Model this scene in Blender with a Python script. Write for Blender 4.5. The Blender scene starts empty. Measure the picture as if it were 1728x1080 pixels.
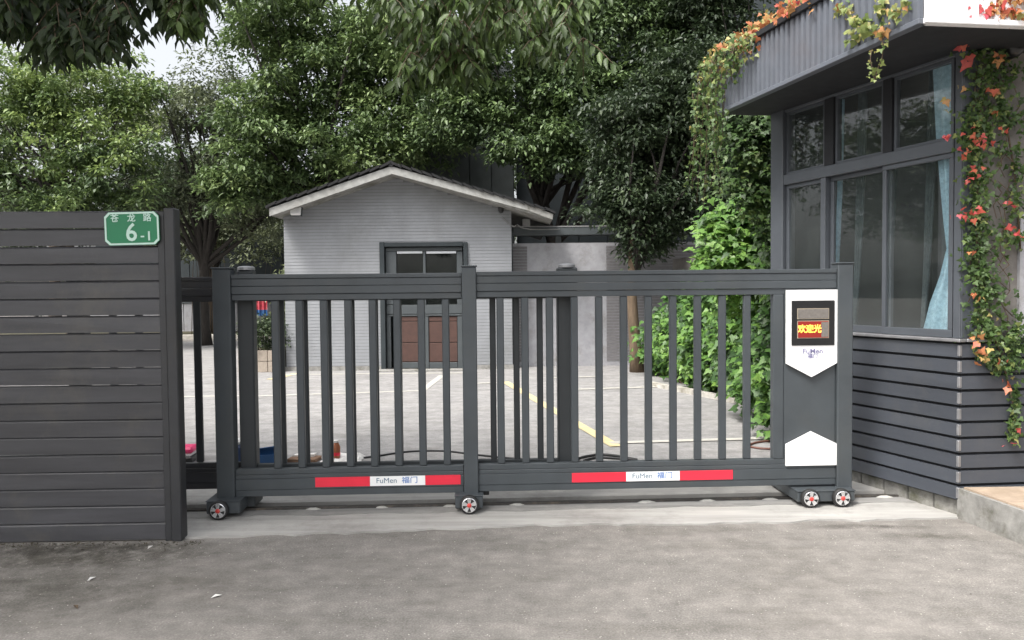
import bpy, math, random
import numpy as np
from mathutils import Matrix, Vector
R = math.radians
random.seed(7)
SC = bpy.context.scene
COL = SC.collection
# ------------------------------------------------------------------ camera, sky, sun
EYE = 1.55
FPX = 1300.0
PITCH, ROLL = 2.03, -0.55
cam_d = bpy.data.cameras.new('camera')
cam_d.sensor_width = 36.0
cam_d.lens = FPX / 1728 * 36
cam_d.clip_end = 600
cam = bpy.data.objects.new('camera', cam_d)
COL.objects.link(cam)
CM = Matrix.Translation((0, 0, EYE)) @ Matrix.Rotation(R(90 - PITCH), 4, 'X') @ Matrix.Rotation(R(ROLL), 4, 'Z')
cam.matrix_world = CM
SC.camera = cam
SUN_EL, SUN_AZ = 56, 228          # azimuth clockwise from +Y: high up, behind the camera to the left
world = bpy.data.worlds.new('World')
SC.world = world
world.use_nodes = True
nt = world.node_tree
bg = nt.nodes['Background']
sky = nt.nodes.new('ShaderNodeTexSky')
sky.sky_type = 'NISHITA'
sky.sun_disc = False
sky.sun_elevation = R(SUN_EL)
sky.sun_rotation = R(SUN_AZ)
sky.air_density = 1.0
sky.dust_density = 6.0
sky.ozone_density = 1.0
hs = nt.nodes.new('ShaderNodeHueSaturation')
hs.inputs['Saturation'].default_value = 0.22
nt.links.new(sky.outputs[0], hs.inputs['Color'])
nt.links.new(hs.outputs[0], bg.inputs[0])
bg.inputs[1].default_value = 0.15
sun_d = bpy.data.lights.new('sun', 'SUN')
sun_d.energy = 1.5
sun_d.angle = R(14)
sun_d.color = (1.0, 0.96, 0.9)
sun = bpy.data.objects.new('sun', sun_d)
COL.objects.link(sun)
az, el = R(SUN_AZ), R(SUN_EL)
sdir = Vector((math.sin(az) * math.cos(el), math.cos(az) * math.cos(el), math.sin(el)))
sun.rotation_euler = sdir.to_track_quat('Z', 'Y').to_euler()
SC.view_settings.view_transform = 'Standard'
SC.view_settings.look = 'None'
SC.view_settings.gamma = 1
SC.view_settings.exposure = 1.15
SC.cycles.max_bounces = 8
SC.cycles.transparent_max_bounces = 12

# ------------------------------------------------------------------ helpers
CR = CM.to_3x3()
def ray(px, py):
    return CR @ Vector(((px - 864) / FPX, (540 - py) / FPX, -1))
def atY(px, py, Y):
    d = ray(px, py)
    return Vector((0, 0, EYE)) + d * (Y / d.y)
def ground(px, py, z=0.0):
    d = ray(px, py)
    return Vector((0, 0, EYE)) + d * ((z - EYE) / d.z)
class Frame:
    """vertical plane with origin on the ground; u along it, v away from the camera, z up"""
    def __init__(s, o, yaw):
        s.o = Vector((o[0], o[1], 0)); s.yaw = yaw
        s.u = Vector((math.cos(yaw), math.sin(yaw), 0)); s.v = Vector((-math.sin(yaw), math.cos(yaw), 0))
    def uz(s, px, py, v=0.0):
        d = ray(px, py); c = Vector((0, 0, EYE))
        t = ((s.o + s.v * v) - c).dot(s.v) / d.dot(s.v)
        p = c + d * t
        return (p - s.o).dot(s.u), p.z
    def U(s, px, py=500, v=0.0): return s.uz(px, py, v)[0]
    def world(s, u, v, z=0.0): return s.o + s.u * u + s.v * v + Vector((0, 0, z))

def tag(o, label=None, cat=None, group=None, kind=None):
    if label: o['label'] = label
    if cat: o['category'] = cat
    if group: o['group'] = group
    if kind: o['kind'] = kind
    return o
def empty(name, loc=(0, 0, 0), rz=0.0):
    o = bpy.data.objects.new(name, None); COL.objects.link(o)
    o.location = loc; o.rotation_euler = (0, 0, rz); o.empty_display_size = 0.1
    return o
def link(name, me, parent=None, loc=(0, 0, 0), rot=(0, 0, 0)):
    o = bpy.data.objects.new(name, me); COL.objects.link(o)
    o.location = loc; o.rotation_euler = rot
    if parent: o.parent = parent
    return o
def dup(o, parent, loc=None):
    c = o.copy(); COL.objects.link(c); c.parent = parent
    if loc is not None: c.location = loc
    return c
class MB:
    def __init__(s): s.v = []; s.f = []
    def add(s, vs, fs):
        n = len(s.v); s.v += [tuple(p) for p in vs]; s.f += [tuple(i + n for i in f) for f in fs]; return s
    def box(s, x0, x1, y0, y1, z0, z1):
        return s.add([(x0,y0,z0),(x1,y0,z0),(x1,y1,z0),(x0,y1,z0),(x0,y0,z1),(x1,y0,z1),(x1,y1,z1),(x0,y1,z1)],
                     [(0,3,2,1),(4,5,6,7),(0,1,5,4),(1,2,6,5),(2,3,7,6),(3,0,4,7)])
    def cbox(s, x0, x1, y0, y1, z0, z1, c=0.004):
        """box with chamfered edges"""
        c = min(c, (x1-x0)*.4, (y1-y0)*.4, (z1-z0)*.4)
        X = (x0, x1); Y = (y0, y1); Z = (z0, z1); vs = []; idx = {}
        for i in (0, 1):
            for j in (0, 1):
                for k in (0, 1):
                    sx, sy, sz = (1, -1)[i]*c, (1, -1)[j]*c, (1, -1)[k]*c
                    for a in range(3):
                        p = [X[i]+(sx if a != 0 else 0), Y[j]+(sy if a != 1 else 0), Z[k]+(sz if a != 2 else 0)]
                        idx[(i,j,k,a)] = len(vs); vs.append(p)
        fs = []
        q = [(0,0),(1,0),(1,1),(0,1)]
        for t in (0, 1):
            fs.append([idx[(t,a,b,0)] for a, b in q]); fs.append([idx[(a,t,b,1)] for a, b in q]); fs.append([idx[(a,b,t,2)] for a, b in q])
        for a in (0, 1):
            for b in (0, 1):
                fs.append([idx[(0,a,b,1)], idx[(1,a,b,1)], idx[(1,a,b,2)], idx[(0,a,b,2)]])
                fs.append([idx[(a,0,b,0)], idx[(a,1,b,0)], idx[(a,1,b,2)], idx[(a,0,b,2)]])
                fs.append([idx[(a,b,0,0)], idx[(a,b,1,0)], idx[(a,b,1,1)], idx[(a,b,0,1)]])
        for i in (0, 1):
            for j in (0, 1):
                for k in (0, 1): fs.append([idx[(i,j,k,0)], idx[(i,j,k,1)], idx[(i,j,k,2)]])
        cx, cy, cz = (x0+x1)/2, (y0+y1)/2, (z0+z1)/2
        out = []
        for f in fs:
            p = [Vector(vs[i]) for i in f]
            n = (p[1]-p[0]).cross(p[2]-p[0]); m = sum(p, Vector())/len(p) - Vector((cx,cy,cz))
            out.append(f if n.dot(m) > 0 else f[::-1])
        return s.add(vs, out)
    def prism(s, pts, y0, y1):
        """outline in x,z extruded along y"""
        n = len(pts)
        vs = [(x, y0, z) for x, z in pts] + [(x, y1, z) for x, z in pts]
        fs = [tuple(range(n)), tuple(range(2*n-1, n-1, -1))] + [(i+n, (i+1) % n+n, (i+1) % n, i) for i in range(n)]
        return s.add(vs, fs)
    def slab(s, pts, z0, z1):
        n = len(pts)
        vs = [(x, y, z0) for x, y in pts] + [(x, y, z1) for x, y in pts]
        fs = [tuple(range(n-1, -1, -1)), tuple(range(n, 2*n))] + [(i, (i+1) % n, (i+1) % n+n, i+n) for i in range(n)]
        return s.add(vs, fs)
    def tube(s, pts, rad, n=8, cap=True):
        pts = [Vector(p) for p in pts]
        if not hasattr(rad, '__len__'): rad = [rad]*len(pts)
        base = len(s.v); up = Vector((0.13, 0.21, 0.97))
        for i, p in enumerate(pts):
            t = (pts[min(i+1, len(pts)-1)] - pts[max(i-1, 0)])
            if t.length < 1e-9: t = Vector((0, 0, 1))
            t.normalize()
            a = t.cross(up)
            if a.length < 0.1: a = t.cross(Vector((1, 0, 0)))
            a.normalize(); b = t.cross(a)
            for k in range(n):
                th = 2*math.pi*k/n
                s.v.append(tuple(p + (a*math.cos(th) + b*math.sin(th))*rad[i]))
        for i in range(len(pts)-1):
            for k in range(n):
                s.f.append((base+i*n+k, base+i*n+(k+1) % n, base+(i+1)*n+(k+1) % n, base+(i+1)*n+k))
        if cap:
            s.f.append(tuple(base+k for k in range(n-1, -1, -1)))
            s.f.append(tuple(base+(len(pts)-1)*n+k for k in range(n)))
        return s
    def lathe(s, prof, c, axis='y', n=24):
        """profile of (radius, position along axis)"""
        base = len(s.v)
        for r, h in prof:
            for k in range(n):
                th = 2*math.pi*k/n; a, b = r*math.cos(th), r*math.sin(th)
                p = (c[0]+a, c[1]+h, c[2]+b) if axis == 'y' else (c[0]+a, c[1]+b, c[2]+h)
                s.v.append(p)
        for i in range(len(prof)-1):
            for k in range(n):
                s.f.append((base+i*n+k, base+(i+1)*n+k, base+(i+1)*n+(k+1) % n, base+i*n+(k+1) % n))
        s.f.append(tuple(base+k for k in range(n))); s.f.append(tuple(base+(len(prof)-1)*n+k for k in range(n-1, -1, -1)))
        return s
    def mesh(s, name, mat, smooth=False):
        me = bpy.data.meshes.new(name); me.from_pydata(s.v, [], s.f); me.update()
        if mat: me.materials.append(mat)
        if smooth:
            me.polygons.foreach_set('use_smooth', [True]*len(me.polygons))
        return me
    def build(s, name, mat, parent=None, loc=(0, 0, 0), rot=(0, 0, 0), smooth=False):
        return link(name, s.mesh(name, mat, smooth), parent, loc, rot)

# ------------------------------------------------------------------ materials
def ramp(nt, fac, stops, interp='LINEAR'):
    r = nt.nodes.new('ShaderNodeValToRGB'); r.color_ramp.interpolation = interp
    e = r.color_ramp.elements
    while len(e) < len(stops): e.new(0.5)
    for el_, (p, c) in zip(e, stops): el_.position = p; el_.color = (*c, 1)
    if fac is not None: nt.links.new(fac, r.inputs[0])
    return r.outputs[0]
def noise(nt, scale, detail=6, rough=0.6, vec=None, stretch=None, coord='Object'):
    tc = nt.nodes.new('ShaderNodeTexCoord'); n = nt.nodes.new('ShaderNodeTexNoise')
    n.inputs['Scale'].default_value = scale; n.inputs['Detail'].default_value = detail; n.inputs['Roughness'].default_value = rough
    src = tc.outputs[coord]
    if stretch:
        m = nt.nodes.new('ShaderNodeMapping'); m.inputs['Scale'].default_value = stretch
        nt.links.new(src, m.inputs[0]); src = m.outputs[0]
    nt.links.new(src, n.inputs['Vector'])
    return n.outputs['Fac']
def mixc(nt, fac, a, b, mode='MIX'):
    m = nt.nodes.new('ShaderNodeMix'); m.data_type = 'RGBA'; m.blend_type = mode
    for s_, v in ((m.inputs[0], fac), (m.inputs[6], a), (m.inputs[7], b)):
        if hasattr(v, 'links'): nt.links.new(v, s_)
        elif isinstance(v, (int, float)): s_.default_value = v
        else: s_.default_value = (*v, 1)
    return m.outputs[2]
def new_mat(name):
    m = bpy.data.materials.new(name); m.use_nodes = True
    return m, m.node_tree, m.node_tree.nodes['Principled BSDF']
def bump(nt, b, h, strength, dist=0.01):
    n = nt.nodes.new('ShaderNodeBump'); n.inputs['Strength'].default_value = strength; n.inputs['Distance'].default_value = dist
    nt.links.new(h, n.inputs['Height']); nt.links.new(n.outputs[0], b.inputs['Normal'])
def mat(name, col, rough=0.5, metal=0.0, var=0.15, scale=8, dirt=None, bumpv=0.05, bscale=60, stretch=None, coat=0.0, piece=0.0):
    m, nt, b = new_mat(name)
    n1 = noise(nt, scale, stretch=stretch)
    lo = tuple(c*(1-var) for c in col); hi = tuple(min(1, c*(1+var)) for c in col)
    c = ramp(nt, n1, [(0.3, lo), (0.7, hi)])
    if dirt:
        n2 = noise(nt, scale*0.35, 8, 0.75)
        f = ramp(nt, n2, [(0.5, (0,0,0)), (0.72, (1,1,1))])
        c = mixc(nt, f, c, dirt)
    if piece:                                           # every board a slightly different batch of paint
        oi = nt.nodes.new('ShaderNodeObjectInfo'); c = mixc(nt, 1.0, c, ramp(nt, oi.outputs['Random'], [(0, (1-piece,)*3), (1, (1+piece,)*3)]), 'MULTIPLY')
    nt.links.new(c, b.inputs['Base Color'])
    b.inputs['Metallic'].default_value = metal
    n3 = noise(nt, scale*2.3, 5)
    rr = nt.nodes.new('ShaderNodeMapRange'); rr.inputs['To Min'].default_value = max(0.02, rough-0.1); rr.inputs['To Max'].default_value = min(1, rough+0.12)
    nt.links.new(n3, rr.inputs['Value']); nt.links.new(rr.outputs[0], b.inputs['Roughness'])
    if bumpv > 0: bump(nt, b, noise(nt, bscale, 4), bumpv)
    if coat: b.inputs['Coat Weight'].default_value = coat
    return m
def leaf_mat(name, stops, rough=0.42, trans=0.25, interp='LINEAR'):
    m, nt, b = new_mat(name)
    a = nt.nodes.new('ShaderNodeAttribute'); a.attribute_name = 'tint'
    c = ramp(nt, a.outputs['Fac'], stops, interp)
    n = noise(nt, 40, 2)
    c2 = mixc(nt, 1.0, c, ramp(nt, n, [(0.3, (.8,.8,.8)), (0.7, (1.15,1.15,1.1))]), 'MULTIPLY')
    nt.links.new(c2, b.inputs['Base Color']); b.inputs['Roughness'].default_value = rough
    t = nt.nodes.new('ShaderNodeBsdfTranslucent'); nt.links.new(c2, t.inputs[0])
    mx = nt.nodes.new('ShaderNodeMixShader'); mx.inputs[0].default_value = trans
    out = nt.nodes['Material Output']
    nt.links.new(b.outputs[0], mx.inputs[1]); nt.links.new(t.outputs[0], mx.inputs[2]); nt.links.new(mx.outputs[0], out.inputs[0])
    return m
def glass_mat(name, tint=(0.55, 0.6, 0.6), rough=0.02, refl=1.0, dust=0.035):
    m, nt, b = new_mat(name)
    nt.nodes.remove(b)
    tr = nt.nodes.new('ShaderNodeBsdfTransparent'); tr.inputs[0].default_value = (*tint, 1)
    gl = nt.nodes.new('ShaderNodeBsdfGlossy'); gl.inputs['Roughness'].default_value = rough
    gl.inputs[0].default_value = (refl, refl, refl, 1)
    lw = nt.nodes.new('ShaderNodeLayerWeight'); lw.inputs['Blend'].default_value = .5      # Schlick reflectance, the same from both sides of the pane
    pw = nt.nodes.new('ShaderNodeMath'); pw.operation = 'POWER'; pw.inputs[1].default_value = 5; nt.links.new(lw.outputs['Facing'], pw.inputs[0])
    fr = nt.nodes.new('ShaderNodeMath'); fr.operation = 'MULTIPLY_ADD'; fr.inputs[1].default_value = .96; fr.inputs[2].default_value = .04; nt.links.new(pw.outputs[0], fr.inputs[0])
    mx = nt.nodes.new('ShaderNodeMixShader')
    nt.links.new(fr.outputs[0], mx.inputs[0]); nt.links.new(tr.outputs[0], mx.inputs[1]); nt.links.new(gl.outputs[0], mx.inputs[2])
    df = nt.nodes.new('ShaderNodeBsdfDiffuse'); df.inputs[0].default_value = (.3, .34, .32, 1)
    mr = nt.nodes.new('ShaderNodeMapRange'); mr.inputs['From Min'].default_value = .35; mr.inputs['From Max'].default_value = .8
    mr.inputs['To Min'].default_value = dust*.5; mr.inputs['To Max'].default_value = dust*1.8
    nt.links.new(noise(nt, 3.0, 6, .7), mr.inputs['Value'])
    m2 = nt.nodes.new('ShaderNodeMixShader'); nt.links.new(mr.outputs[0], m2.inputs[0])
    nt.links.new(mx.outputs[0], m2.inputs[1]); nt.links.new(df.outputs[0], m2.inputs[2])
    nt.links.new(m2.outputs[0], nt.nodes['Material Output'].inputs[0])
    return m
def ground_mat(name, base, speck, patch, dark, sc=1.0, bumpv=0.35):
    m, nt, b = new_mat(name)
    g = noise(nt, 95*sc, 3, 0.7)
    c = ramp(nt, g, [(0.26, tuple(x*0.68 for x in base)), (0.5, base), (0.76, speck)])
    p = noise(nt, 0.9, 7, 0.62)
    c = mixc(nt, ramp(nt, p, [(0.42, (0,0,0)), (0.68, (1,1,1))]), c, mixc(nt, 0.5, c, patch))
    mid = noise(nt, 7, 6, 0.7)
    c = mixc(nt, 1.0, c, ramp(nt, mid, [(0.3, (.72,.72,.71)), (0.7, (1.2,1.19,1.18))]), 'MULTIPLY')
    v = nt.nodes.new('ShaderNodeTexVoronoi'); v.inputs['Scale'].default_value = 38*sc
    tc = nt.nodes.new('ShaderNodeTexCoord'); nt.links.new(tc.outputs['Object'], v.inputs['Vector'])
    st = ramp(nt, v.outputs['Distance'], [(0.10, (1,1,1)), (0.16, (0,0,0))])
    sel = ramp(nt, noise(nt, 21, 2), [(0.55, (0,0,0)), (0.6, (1,1,1))])
    c = mixc(nt, mixc(nt, 1.0, st, sel, 'MULTIPLY'), c, tuple(min(.7, x*1.7) for x in speck))
    s2 = noise(nt, 2.2, 8, 0.72, stretch=(.45, 1.6, 1))
    c = mixc(nt, 1.0, c, ramp(nt, s2, [(0.34, (.78,.78,.76)), (0.52, (1,1,1)), (0.7, (1.14,1.13,1.12))]), 'MULTIPLY')
    d = noise(nt, 1.7, 9, 0.8)
    c = mixc(nt, ramp(nt, d, [(0.60, (0,0,0)), (0.78, (1,1,1))]), c, mixc(nt, 0.35, c, dark))
    nt.links.new(c, b.inputs['Base Color']); b.inputs['Roughness'].default_value = 0.9
    bump(nt, b, g, bumpv, 0.004)
    return m

M = {}
M['street'] = ground_mat('street asphalt', (.192,.18,.167), (.315,.298,.278), (.24,.222,.205), (.07,.065,.05))
M['yard'] = ground_mat('yard asphalt', (.255,.25,.25), (.34,.33,.325), (.33,.32,.31), (.13,.125,.115), bumpv=0.2)
M['concrete'] = mat('pale concrete', (.36,.35,.33), 0.85, var=0.2, scale=3.2, dirt=(.2,.19,.175), bumpv=0.3, bscale=45, stretch=(0.35,3,3))
M['mortar'] = mat('pale mortar', (.42,.41,.38), 0.9, var=0.1, scale=20, bumpv=0.5)
M['old_concrete'] = mat('weathered concrete', (.25,.245,.23), 0.9, var=0.3, scale=9, dirt=(.08,.075,.05), bumpv=0.5, bscale=30)
M['brick_grey'] = mat('grey painted brick', (.2,.195,.18), 0.9, var=0.35, scale=12, dirt=(.07,.07,.04), bumpv=0.5, bscale=50)
M['step_tile'] = mat('sandy terracotta tile', (.36,.28,.21), 0.8, var=0.18, scale=10, dirt=(.26,.2,.14), bumpv=0.15)
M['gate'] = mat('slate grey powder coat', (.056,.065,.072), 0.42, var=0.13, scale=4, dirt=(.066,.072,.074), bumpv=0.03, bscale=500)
M['gate_dark'] = mat('shaded grey coat', (.042,.047,.05), 0.5, var=0.08, scale=5, bumpv=0.03, bscale=300)  # darker copy of the gate coat, shade of the rear leaves put in
M['plank'] = mat('charcoal painted board', (.047,.047,.052), 0.42, var=0.3, scale=4, piece=.16, dirt=(.078,.073,.064), bumpv=0.12, bscale=30, stretch=(0.25,2,3))
M['fence_post'] = mat('charcoal metal post', (.03,.031,.034), 0.45, var=0.2, scale=5, dirt=(.036,.034,.03), bumpv=0.04, bscale=120)
M['alu'] = mat('bare aluminium edge', (.3,.3,.31), 0.42, metal=0.6, var=0.2, scale=14, bumpv=0.05)
M['siding'] = mat('blue grey siding', (.05,.056,.068), 0.5, var=0.12, scale=3, dirt=(.07,.072,.075), piece=.12, bumpv=0.08, bscale=40, stretch=(0.4,2,3))
M['frame_blue'] = mat('grey window frame', (.07,.078,.09), 0.42, var=0.08, scale=6, bumpv=0.02)
M['fascia'] = mat('corrugated blue grey metal', (.115,.127,.15), 0.42, var=0.12, scale=4, dirt=(.12,.12,.135), bumpv=0.03)
M['fascia_white'] = mat('white painted metal', (.8,.8,.81), 0.5, var=0.05, scale=4, dirt=(.5,.48,.45), bumpv=0.03)
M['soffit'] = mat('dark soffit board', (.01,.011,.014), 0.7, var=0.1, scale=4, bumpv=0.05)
M['plaster'] = mat('grey plaster', (.33,.33,.35), 0.9, var=0.14, scale=5, dirt=(.2,.19,.175), bumpv=0.25, bscale=80)
M['plaster_dark'] = mat('brown grey plaster', (.15,.14,.13), 0.9, var=0.2, scale=6, dirt=(.09,.085,.075), bumpv=0.3, bscale=60)
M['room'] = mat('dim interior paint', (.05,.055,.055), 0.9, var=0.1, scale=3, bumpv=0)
M['curtain'] = mat('light blue curtain', (.38,.6,.74), 0.85, var=0.1, scale=10, bumpv=0.1, bscale=200)
M['curtain_thin'] = leaf_mat('light blue curtain', [(0,(.46,.65,.77)),(1,(.46,.65,.77))], rough=.9, trans=.4)
M['net_thin'] = leaf_mat('grey net curtain', [(0,(.10,.125,.14)),(1,(.10,.125,.14))], rough=.9, trans=.4)
M['net'] = mat('grey net curtain', (.5,.56,.58), 0.9, var=0.15, scale=10, bumpv=0.1, bscale=200)
M['glass'] = glass_mat('window glass', (.96,.98,.98), refl=1.0, dust=.03)
M['glass_added'] = glass_mat('added clear pane', (.97,.97,.97), dust=.01)
M['glass_dark'] = glass_mat('dark pane', (.3,.34,.34))
M['tile_wall'] = mat('pale grey strip tile', (.27,.28,.295), 0.6, var=0.1, scale=2.2, dirt=(.205,.21,.21), bumpv=0.08)
M['tile_wall2'] = mat('dull grey strip tile', (.17,.165,.17), 0.7, var=0.16, scale=14, dirt=(.16,.15,.15), bumpv=0.1)
M['grout'] = mat('tile grout', (.2,.205,.215), 0.9, var=0.1, scale=10, bumpv=0.1)
M['barge'] = mat('chalky bargeboard', (.31,.31,.295), 0.8, var=0.2, scale=9, dirt=(.24,.23,.21), bumpv=0.2)
M['roof'] = mat('dark roof tile', (.007,.007,.008), 0.8, var=0.3, scale=12, bumpv=0.3)
M['door_frame'] = mat('grey green door frame', (.065,.075,.08), 0.5, var=0.1, scale=6, bumpv=0.03)
M['door_panel'] = mat('rust brown door panel', (.075,.038,.03), 0.55, var=0.16, scale=8, bumpv=0.08)
M['blind'] = mat('white blind', (.7,.72,.75), 0.7, var=0.05, bumpv=0)
M['clad'] = mat('dark teal cladding', (.022,.03,.034), 0.7, var=0.2, scale=3, bumpv=0.05)
M['clad_pale'] = mat('pale grey cladding', (.06,.07,.07), 0.7, var=0.2, scale=3, bumpv=0.05)
M['bark'] = mat('brown bark', (.075,.058,.045), 0.95, var=0.35, scale=9, bumpv=0.8, bscale=22, stretch=(3,3,0.7))
M['bark_dark'] = mat('dark bark', (.035,.03,.026), 0.95, var=0.3, scale=9, bumpv=0.8, bscale=22, stretch=(3,3,0.7))
M['bark_tan'] = mat('tan bark', (.12,.085,.055), 0.95, var=0.3, scale=7, bumpv=0.8, bscale=22, stretch=(3,3,0.7))
M['stem'] = mat('vine stem', (.1,.07,.045), 0.9, var=0.2, bumpv=0.1)
M['rubber'] = mat('black rubber', (.018,.018,.018), 0.6, var=0.2, scale=30, bumpv=0.1)
M['chrome'] = mat('bright wheel rim', (.75,.75,.76), 0.22, metal=0.75, var=0.05, scale=20, bumpv=0)
M['red_plastic'] = mat('red hub', (.55,.05,.04), 0.35, var=0.1, bumpv=0)
M['black'] = mat('black plastic', (.012,.012,.013), 0.35, var=0.2, bumpv=0)
M['white'] = mat('white panel', (.88,.88,.88), 0.35, var=0.02, bumpv=0)
M['red_tape'] = mat('red reflective tape', (.75,.03,.06), 0.35, var=0.05, bumpv=0)
M['blue_ink'] = mat('blue ink', (.08,.2,.5), 0.5, var=0.05, bumpv=0)
M['teal_ink'] = mat('dark slate ink', (.12,.2,.27), 0.5, var=0.05, bumpv=0)
M['violet'] = mat('violet grey lettering', (.2,.19,.33), 0.4, var=0.05, bumpv=0)
M['sign_green'] = mat('green enamel', (.01,.19,.08), 0.35, var=0.06, scale=6, bumpv=0)
M['sign_white'] = mat('sign white', (.55,.75,.66), 0.4, var=0.04, bumpv=0)
M['line_white'] = mat('worn white road paint', (.45,.435,.39), 0.8, var=0.12, scale=12, dirt=(.36,.35,.33), bumpv=0.2)
M['line_yellow'] = mat('worn yellow road paint', (.55,.46,.26), 0.8, var=0.12, scale=12, dirt=(.4,.36,.25), bumpv=0.2)
M['kerb'] = mat('pale kerb stone', (.42,.4,.36), 0.9, var=0.2, scale=8, dirt=(.2,.18,.13), bumpv=0.3)
M['planter'] = mat('tan planter stone', (.34,.29,.24), 0.85, var=0.14, scale=14, dirt=(.24,.2,.17), bumpv=0.2)
M['soil'] = mat('mossy soil', (.06,.055,.028), 0.95, var=0.4, scale=5, bumpv=0.6, bscale=12)
M['pink'] = mat('pink plastic', (.8,.05,.18), 0.4, var=0.08, bumpv=0.03)
M['dull_red'] = mat('faded red cloth', (.33,.035,.05), 0.9, var=0.5, scale=9, dirt=(.45,.33,.33), bumpv=0.2)
M['navy'] = mat('navy plastic', (.03,.05,.11), 0.4, var=0.1, bumpv=0.03)
M['blue'] = mat('blue tool box', (.02,.075,.19), 0.4, var=0.1, scale=9, bumpv=0.03)
M['paper'] = mat('crumpled white paper', (.75,.73,.7), 0.9, var=0.1, scale=9, bumpv=0.5, bscale=30)
M['card'] = mat('brown cardboard', (.2,.12,.075), 0.9, var=0.2, scale=9, bumpv=0.2)
M['copper'] = mat('amber bottle', (.32,.11,.05), 0.3, var=0.2, scale=20, bumpv=0.03)
M['cable'] = mat('black cable', (.015,.015,.016), 0.55, var=0.1, bumpv=0)
M['hose'] = mat('brown hose', (.14,.06,.045), 0.55, var=0.1, bumpv=0)
M['wire'] = mat('grey wire', (.25,.25,.25), 0.6, var=0.1, bumpv=0)
M['rail_steel'] = mat('dark steel rail', (.055,.05,.045), 0.6, var=0.25, scale=15, dirt=(.16,.13,.1), bumpv=0.2)
def emit_mat(name, col, s):
    m, nt, b = new_mat(name)
    b.inputs['Base Color'].default_value = (.02,.005,.004,1)
    b.inputs['Emission Color'].default_value = (*col, 1); b.inputs['Emission Strength'].default_value = s
    return m
M['led'] = emit_mat('lit orange diodes', (1.0, .42, .06), 1.8)
M['led_red'] = emit_mat('red glow screen', (.55, .02, .01), 0.35)
# leaves
G = lambda *s: [(i/(len(s)-1), c) for i, c in enumerate(s)]
M['lf_bright'] = leaf_mat('bright leaves', G((.07,.11,.05),(.13,.195,.07),(.22,.30,.095),(.34,.42,.14)))
M['lf_mid'] = leaf_mat('glossy green leaves', G((.05,.08,.036),(.095,.148,.055),(.155,.225,.08),(.24,.31,.125)), rough=0.46)
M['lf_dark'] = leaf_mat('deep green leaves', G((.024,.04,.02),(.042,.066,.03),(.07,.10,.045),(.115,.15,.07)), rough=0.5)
M['lf_grey'] = leaf_mat('grey green leaves', G((.075,.095,.06),(.12,.145,.085),(.17,.2,.11),(.25,.29,.15)), rough=0.52)
M['lf_over'] = leaf_mat('overhanging leaves', G((.022,.038,.015),(.036,.058,.02),(.06,.098,.028),(.12,.185,.05)), rough=0.5, trans=0.35)
M['lf_ivy'] = leaf_mat('broad ivy leaves', G((.03,.07,.02),(.065,.15,.032),(.12,.24,.048),(.19,.33,.07)), rough=0.45, trans=0.3)
M['lf_ivy_dark'] = leaf_mat('small dark ivy leaves', G((.025,.05,.016),(.045,.09,.024),(.075,.14,.036),(.14,.19,.055)), rough=0.5)
M['lf_autumn'] = leaf_mat('autumn creeper leaves', [(0,(.035,.07,.02)),(.3,(.085,.15,.04)),(.45,(.26,.31,.10)),(.55,(.45,.36,.13)),(.68,(.52,.2,.085)),(.8,(.52,.10,.065)),(1,(.55,.08,.13))], rough=0.5, trans=0.3)

# ------------------------------------------------------------------ foliage
RNG = np.random.default_rng(11)
def unit(a): return a/np.maximum(np.linalg.norm(a, axis=1, keepdims=True), 1e-9)
TPL = {
 'rhomb': ([(0,0,0),(.42,.5,.10),(1,0,-.12),(.42,-.5,.10)], [(0,1,2),(0,2,3)]),
 'oval': ([(0,0,0),(.28,.42,.06),(.62,.40,.04),(1,0,-.18),(.62,-.40,.04),(.28,-.42,.06),(.5,0,-.02)], [(0,6,2,1),(6,3,2),(0,5,4,6),(6,4,3)]),
 'lobed': ([(.05,0,0),(-.12,.28,-.02),(.22,.56,-.05),(.42,.27,.03),(1,0,-.12),(.42,-.27,.03),(.22,-.56,-.05),(-.12,-.28,-.02),(.38,0,.04)],
           [(0,8,2,1),(8,3,2),(8,4,3),(0,7,6,8),(8,6,5),(8,5,4)]),
}
def leaves(name, P, D, N, L, W, tint, material, parent, shape='rhomb'):
    n = len(P); D = unit(D); S = unit(np.cross(D, N)); N = np.cross(S, D)
    tv, tf = TPL[shape]; tv = np.array(tv)
    L = np.broadcast_to(np.asarray(L, float), (n,))[:, None, None]; W = np.broadcast_to(np.asarray(W, float), (n,))[:, None, None]
    V = P[:, None, :] + tv[None, :, 0:1]*L*D[:, None, :] + tv[None, :, 1:2]*W*S[:, None, :] + tv[None, :, 2:3]*L*N[:, None, :]
    k = len(tv); V = V.reshape(-1, 3)
    sizes = np.array([len(f) for f in tf]); flat = np.concatenate([np.array(f) for f in tf])
    loops = (flat[None, :] + (np.arange(n)*k)[:, None]).ravel()
    tot = np.tile(sizes, n); start = np.concatenate([[0], np.cumsum(tot)[:-1]])
    me = bpy.data.meshes.new(name)
    me.vertices.add(len(V)); me.vertices.foreach_set('co', V.ravel().astype(np.float32))
    me.loops.add(len(loops)); me.loops.foreach_set('vertex_index', loops.astype(np.int32))
    me.polygons.add(len(tot)); me.polygons.foreach_set('loop_start', start.astype(np.int32)); me.polygons.foreach_set('loop_total', tot.astype(np.int32))
    me.update(calc_edges=True)
    a = me.attributes.new('tint', 'FLOAT', 'POINT'); a.data.foreach_set('value', np.repeat(np.clip(tint, 0, 1), k).astype(np.float32))
    me.materials.append(material)
    return link(name, me, parent)
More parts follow.
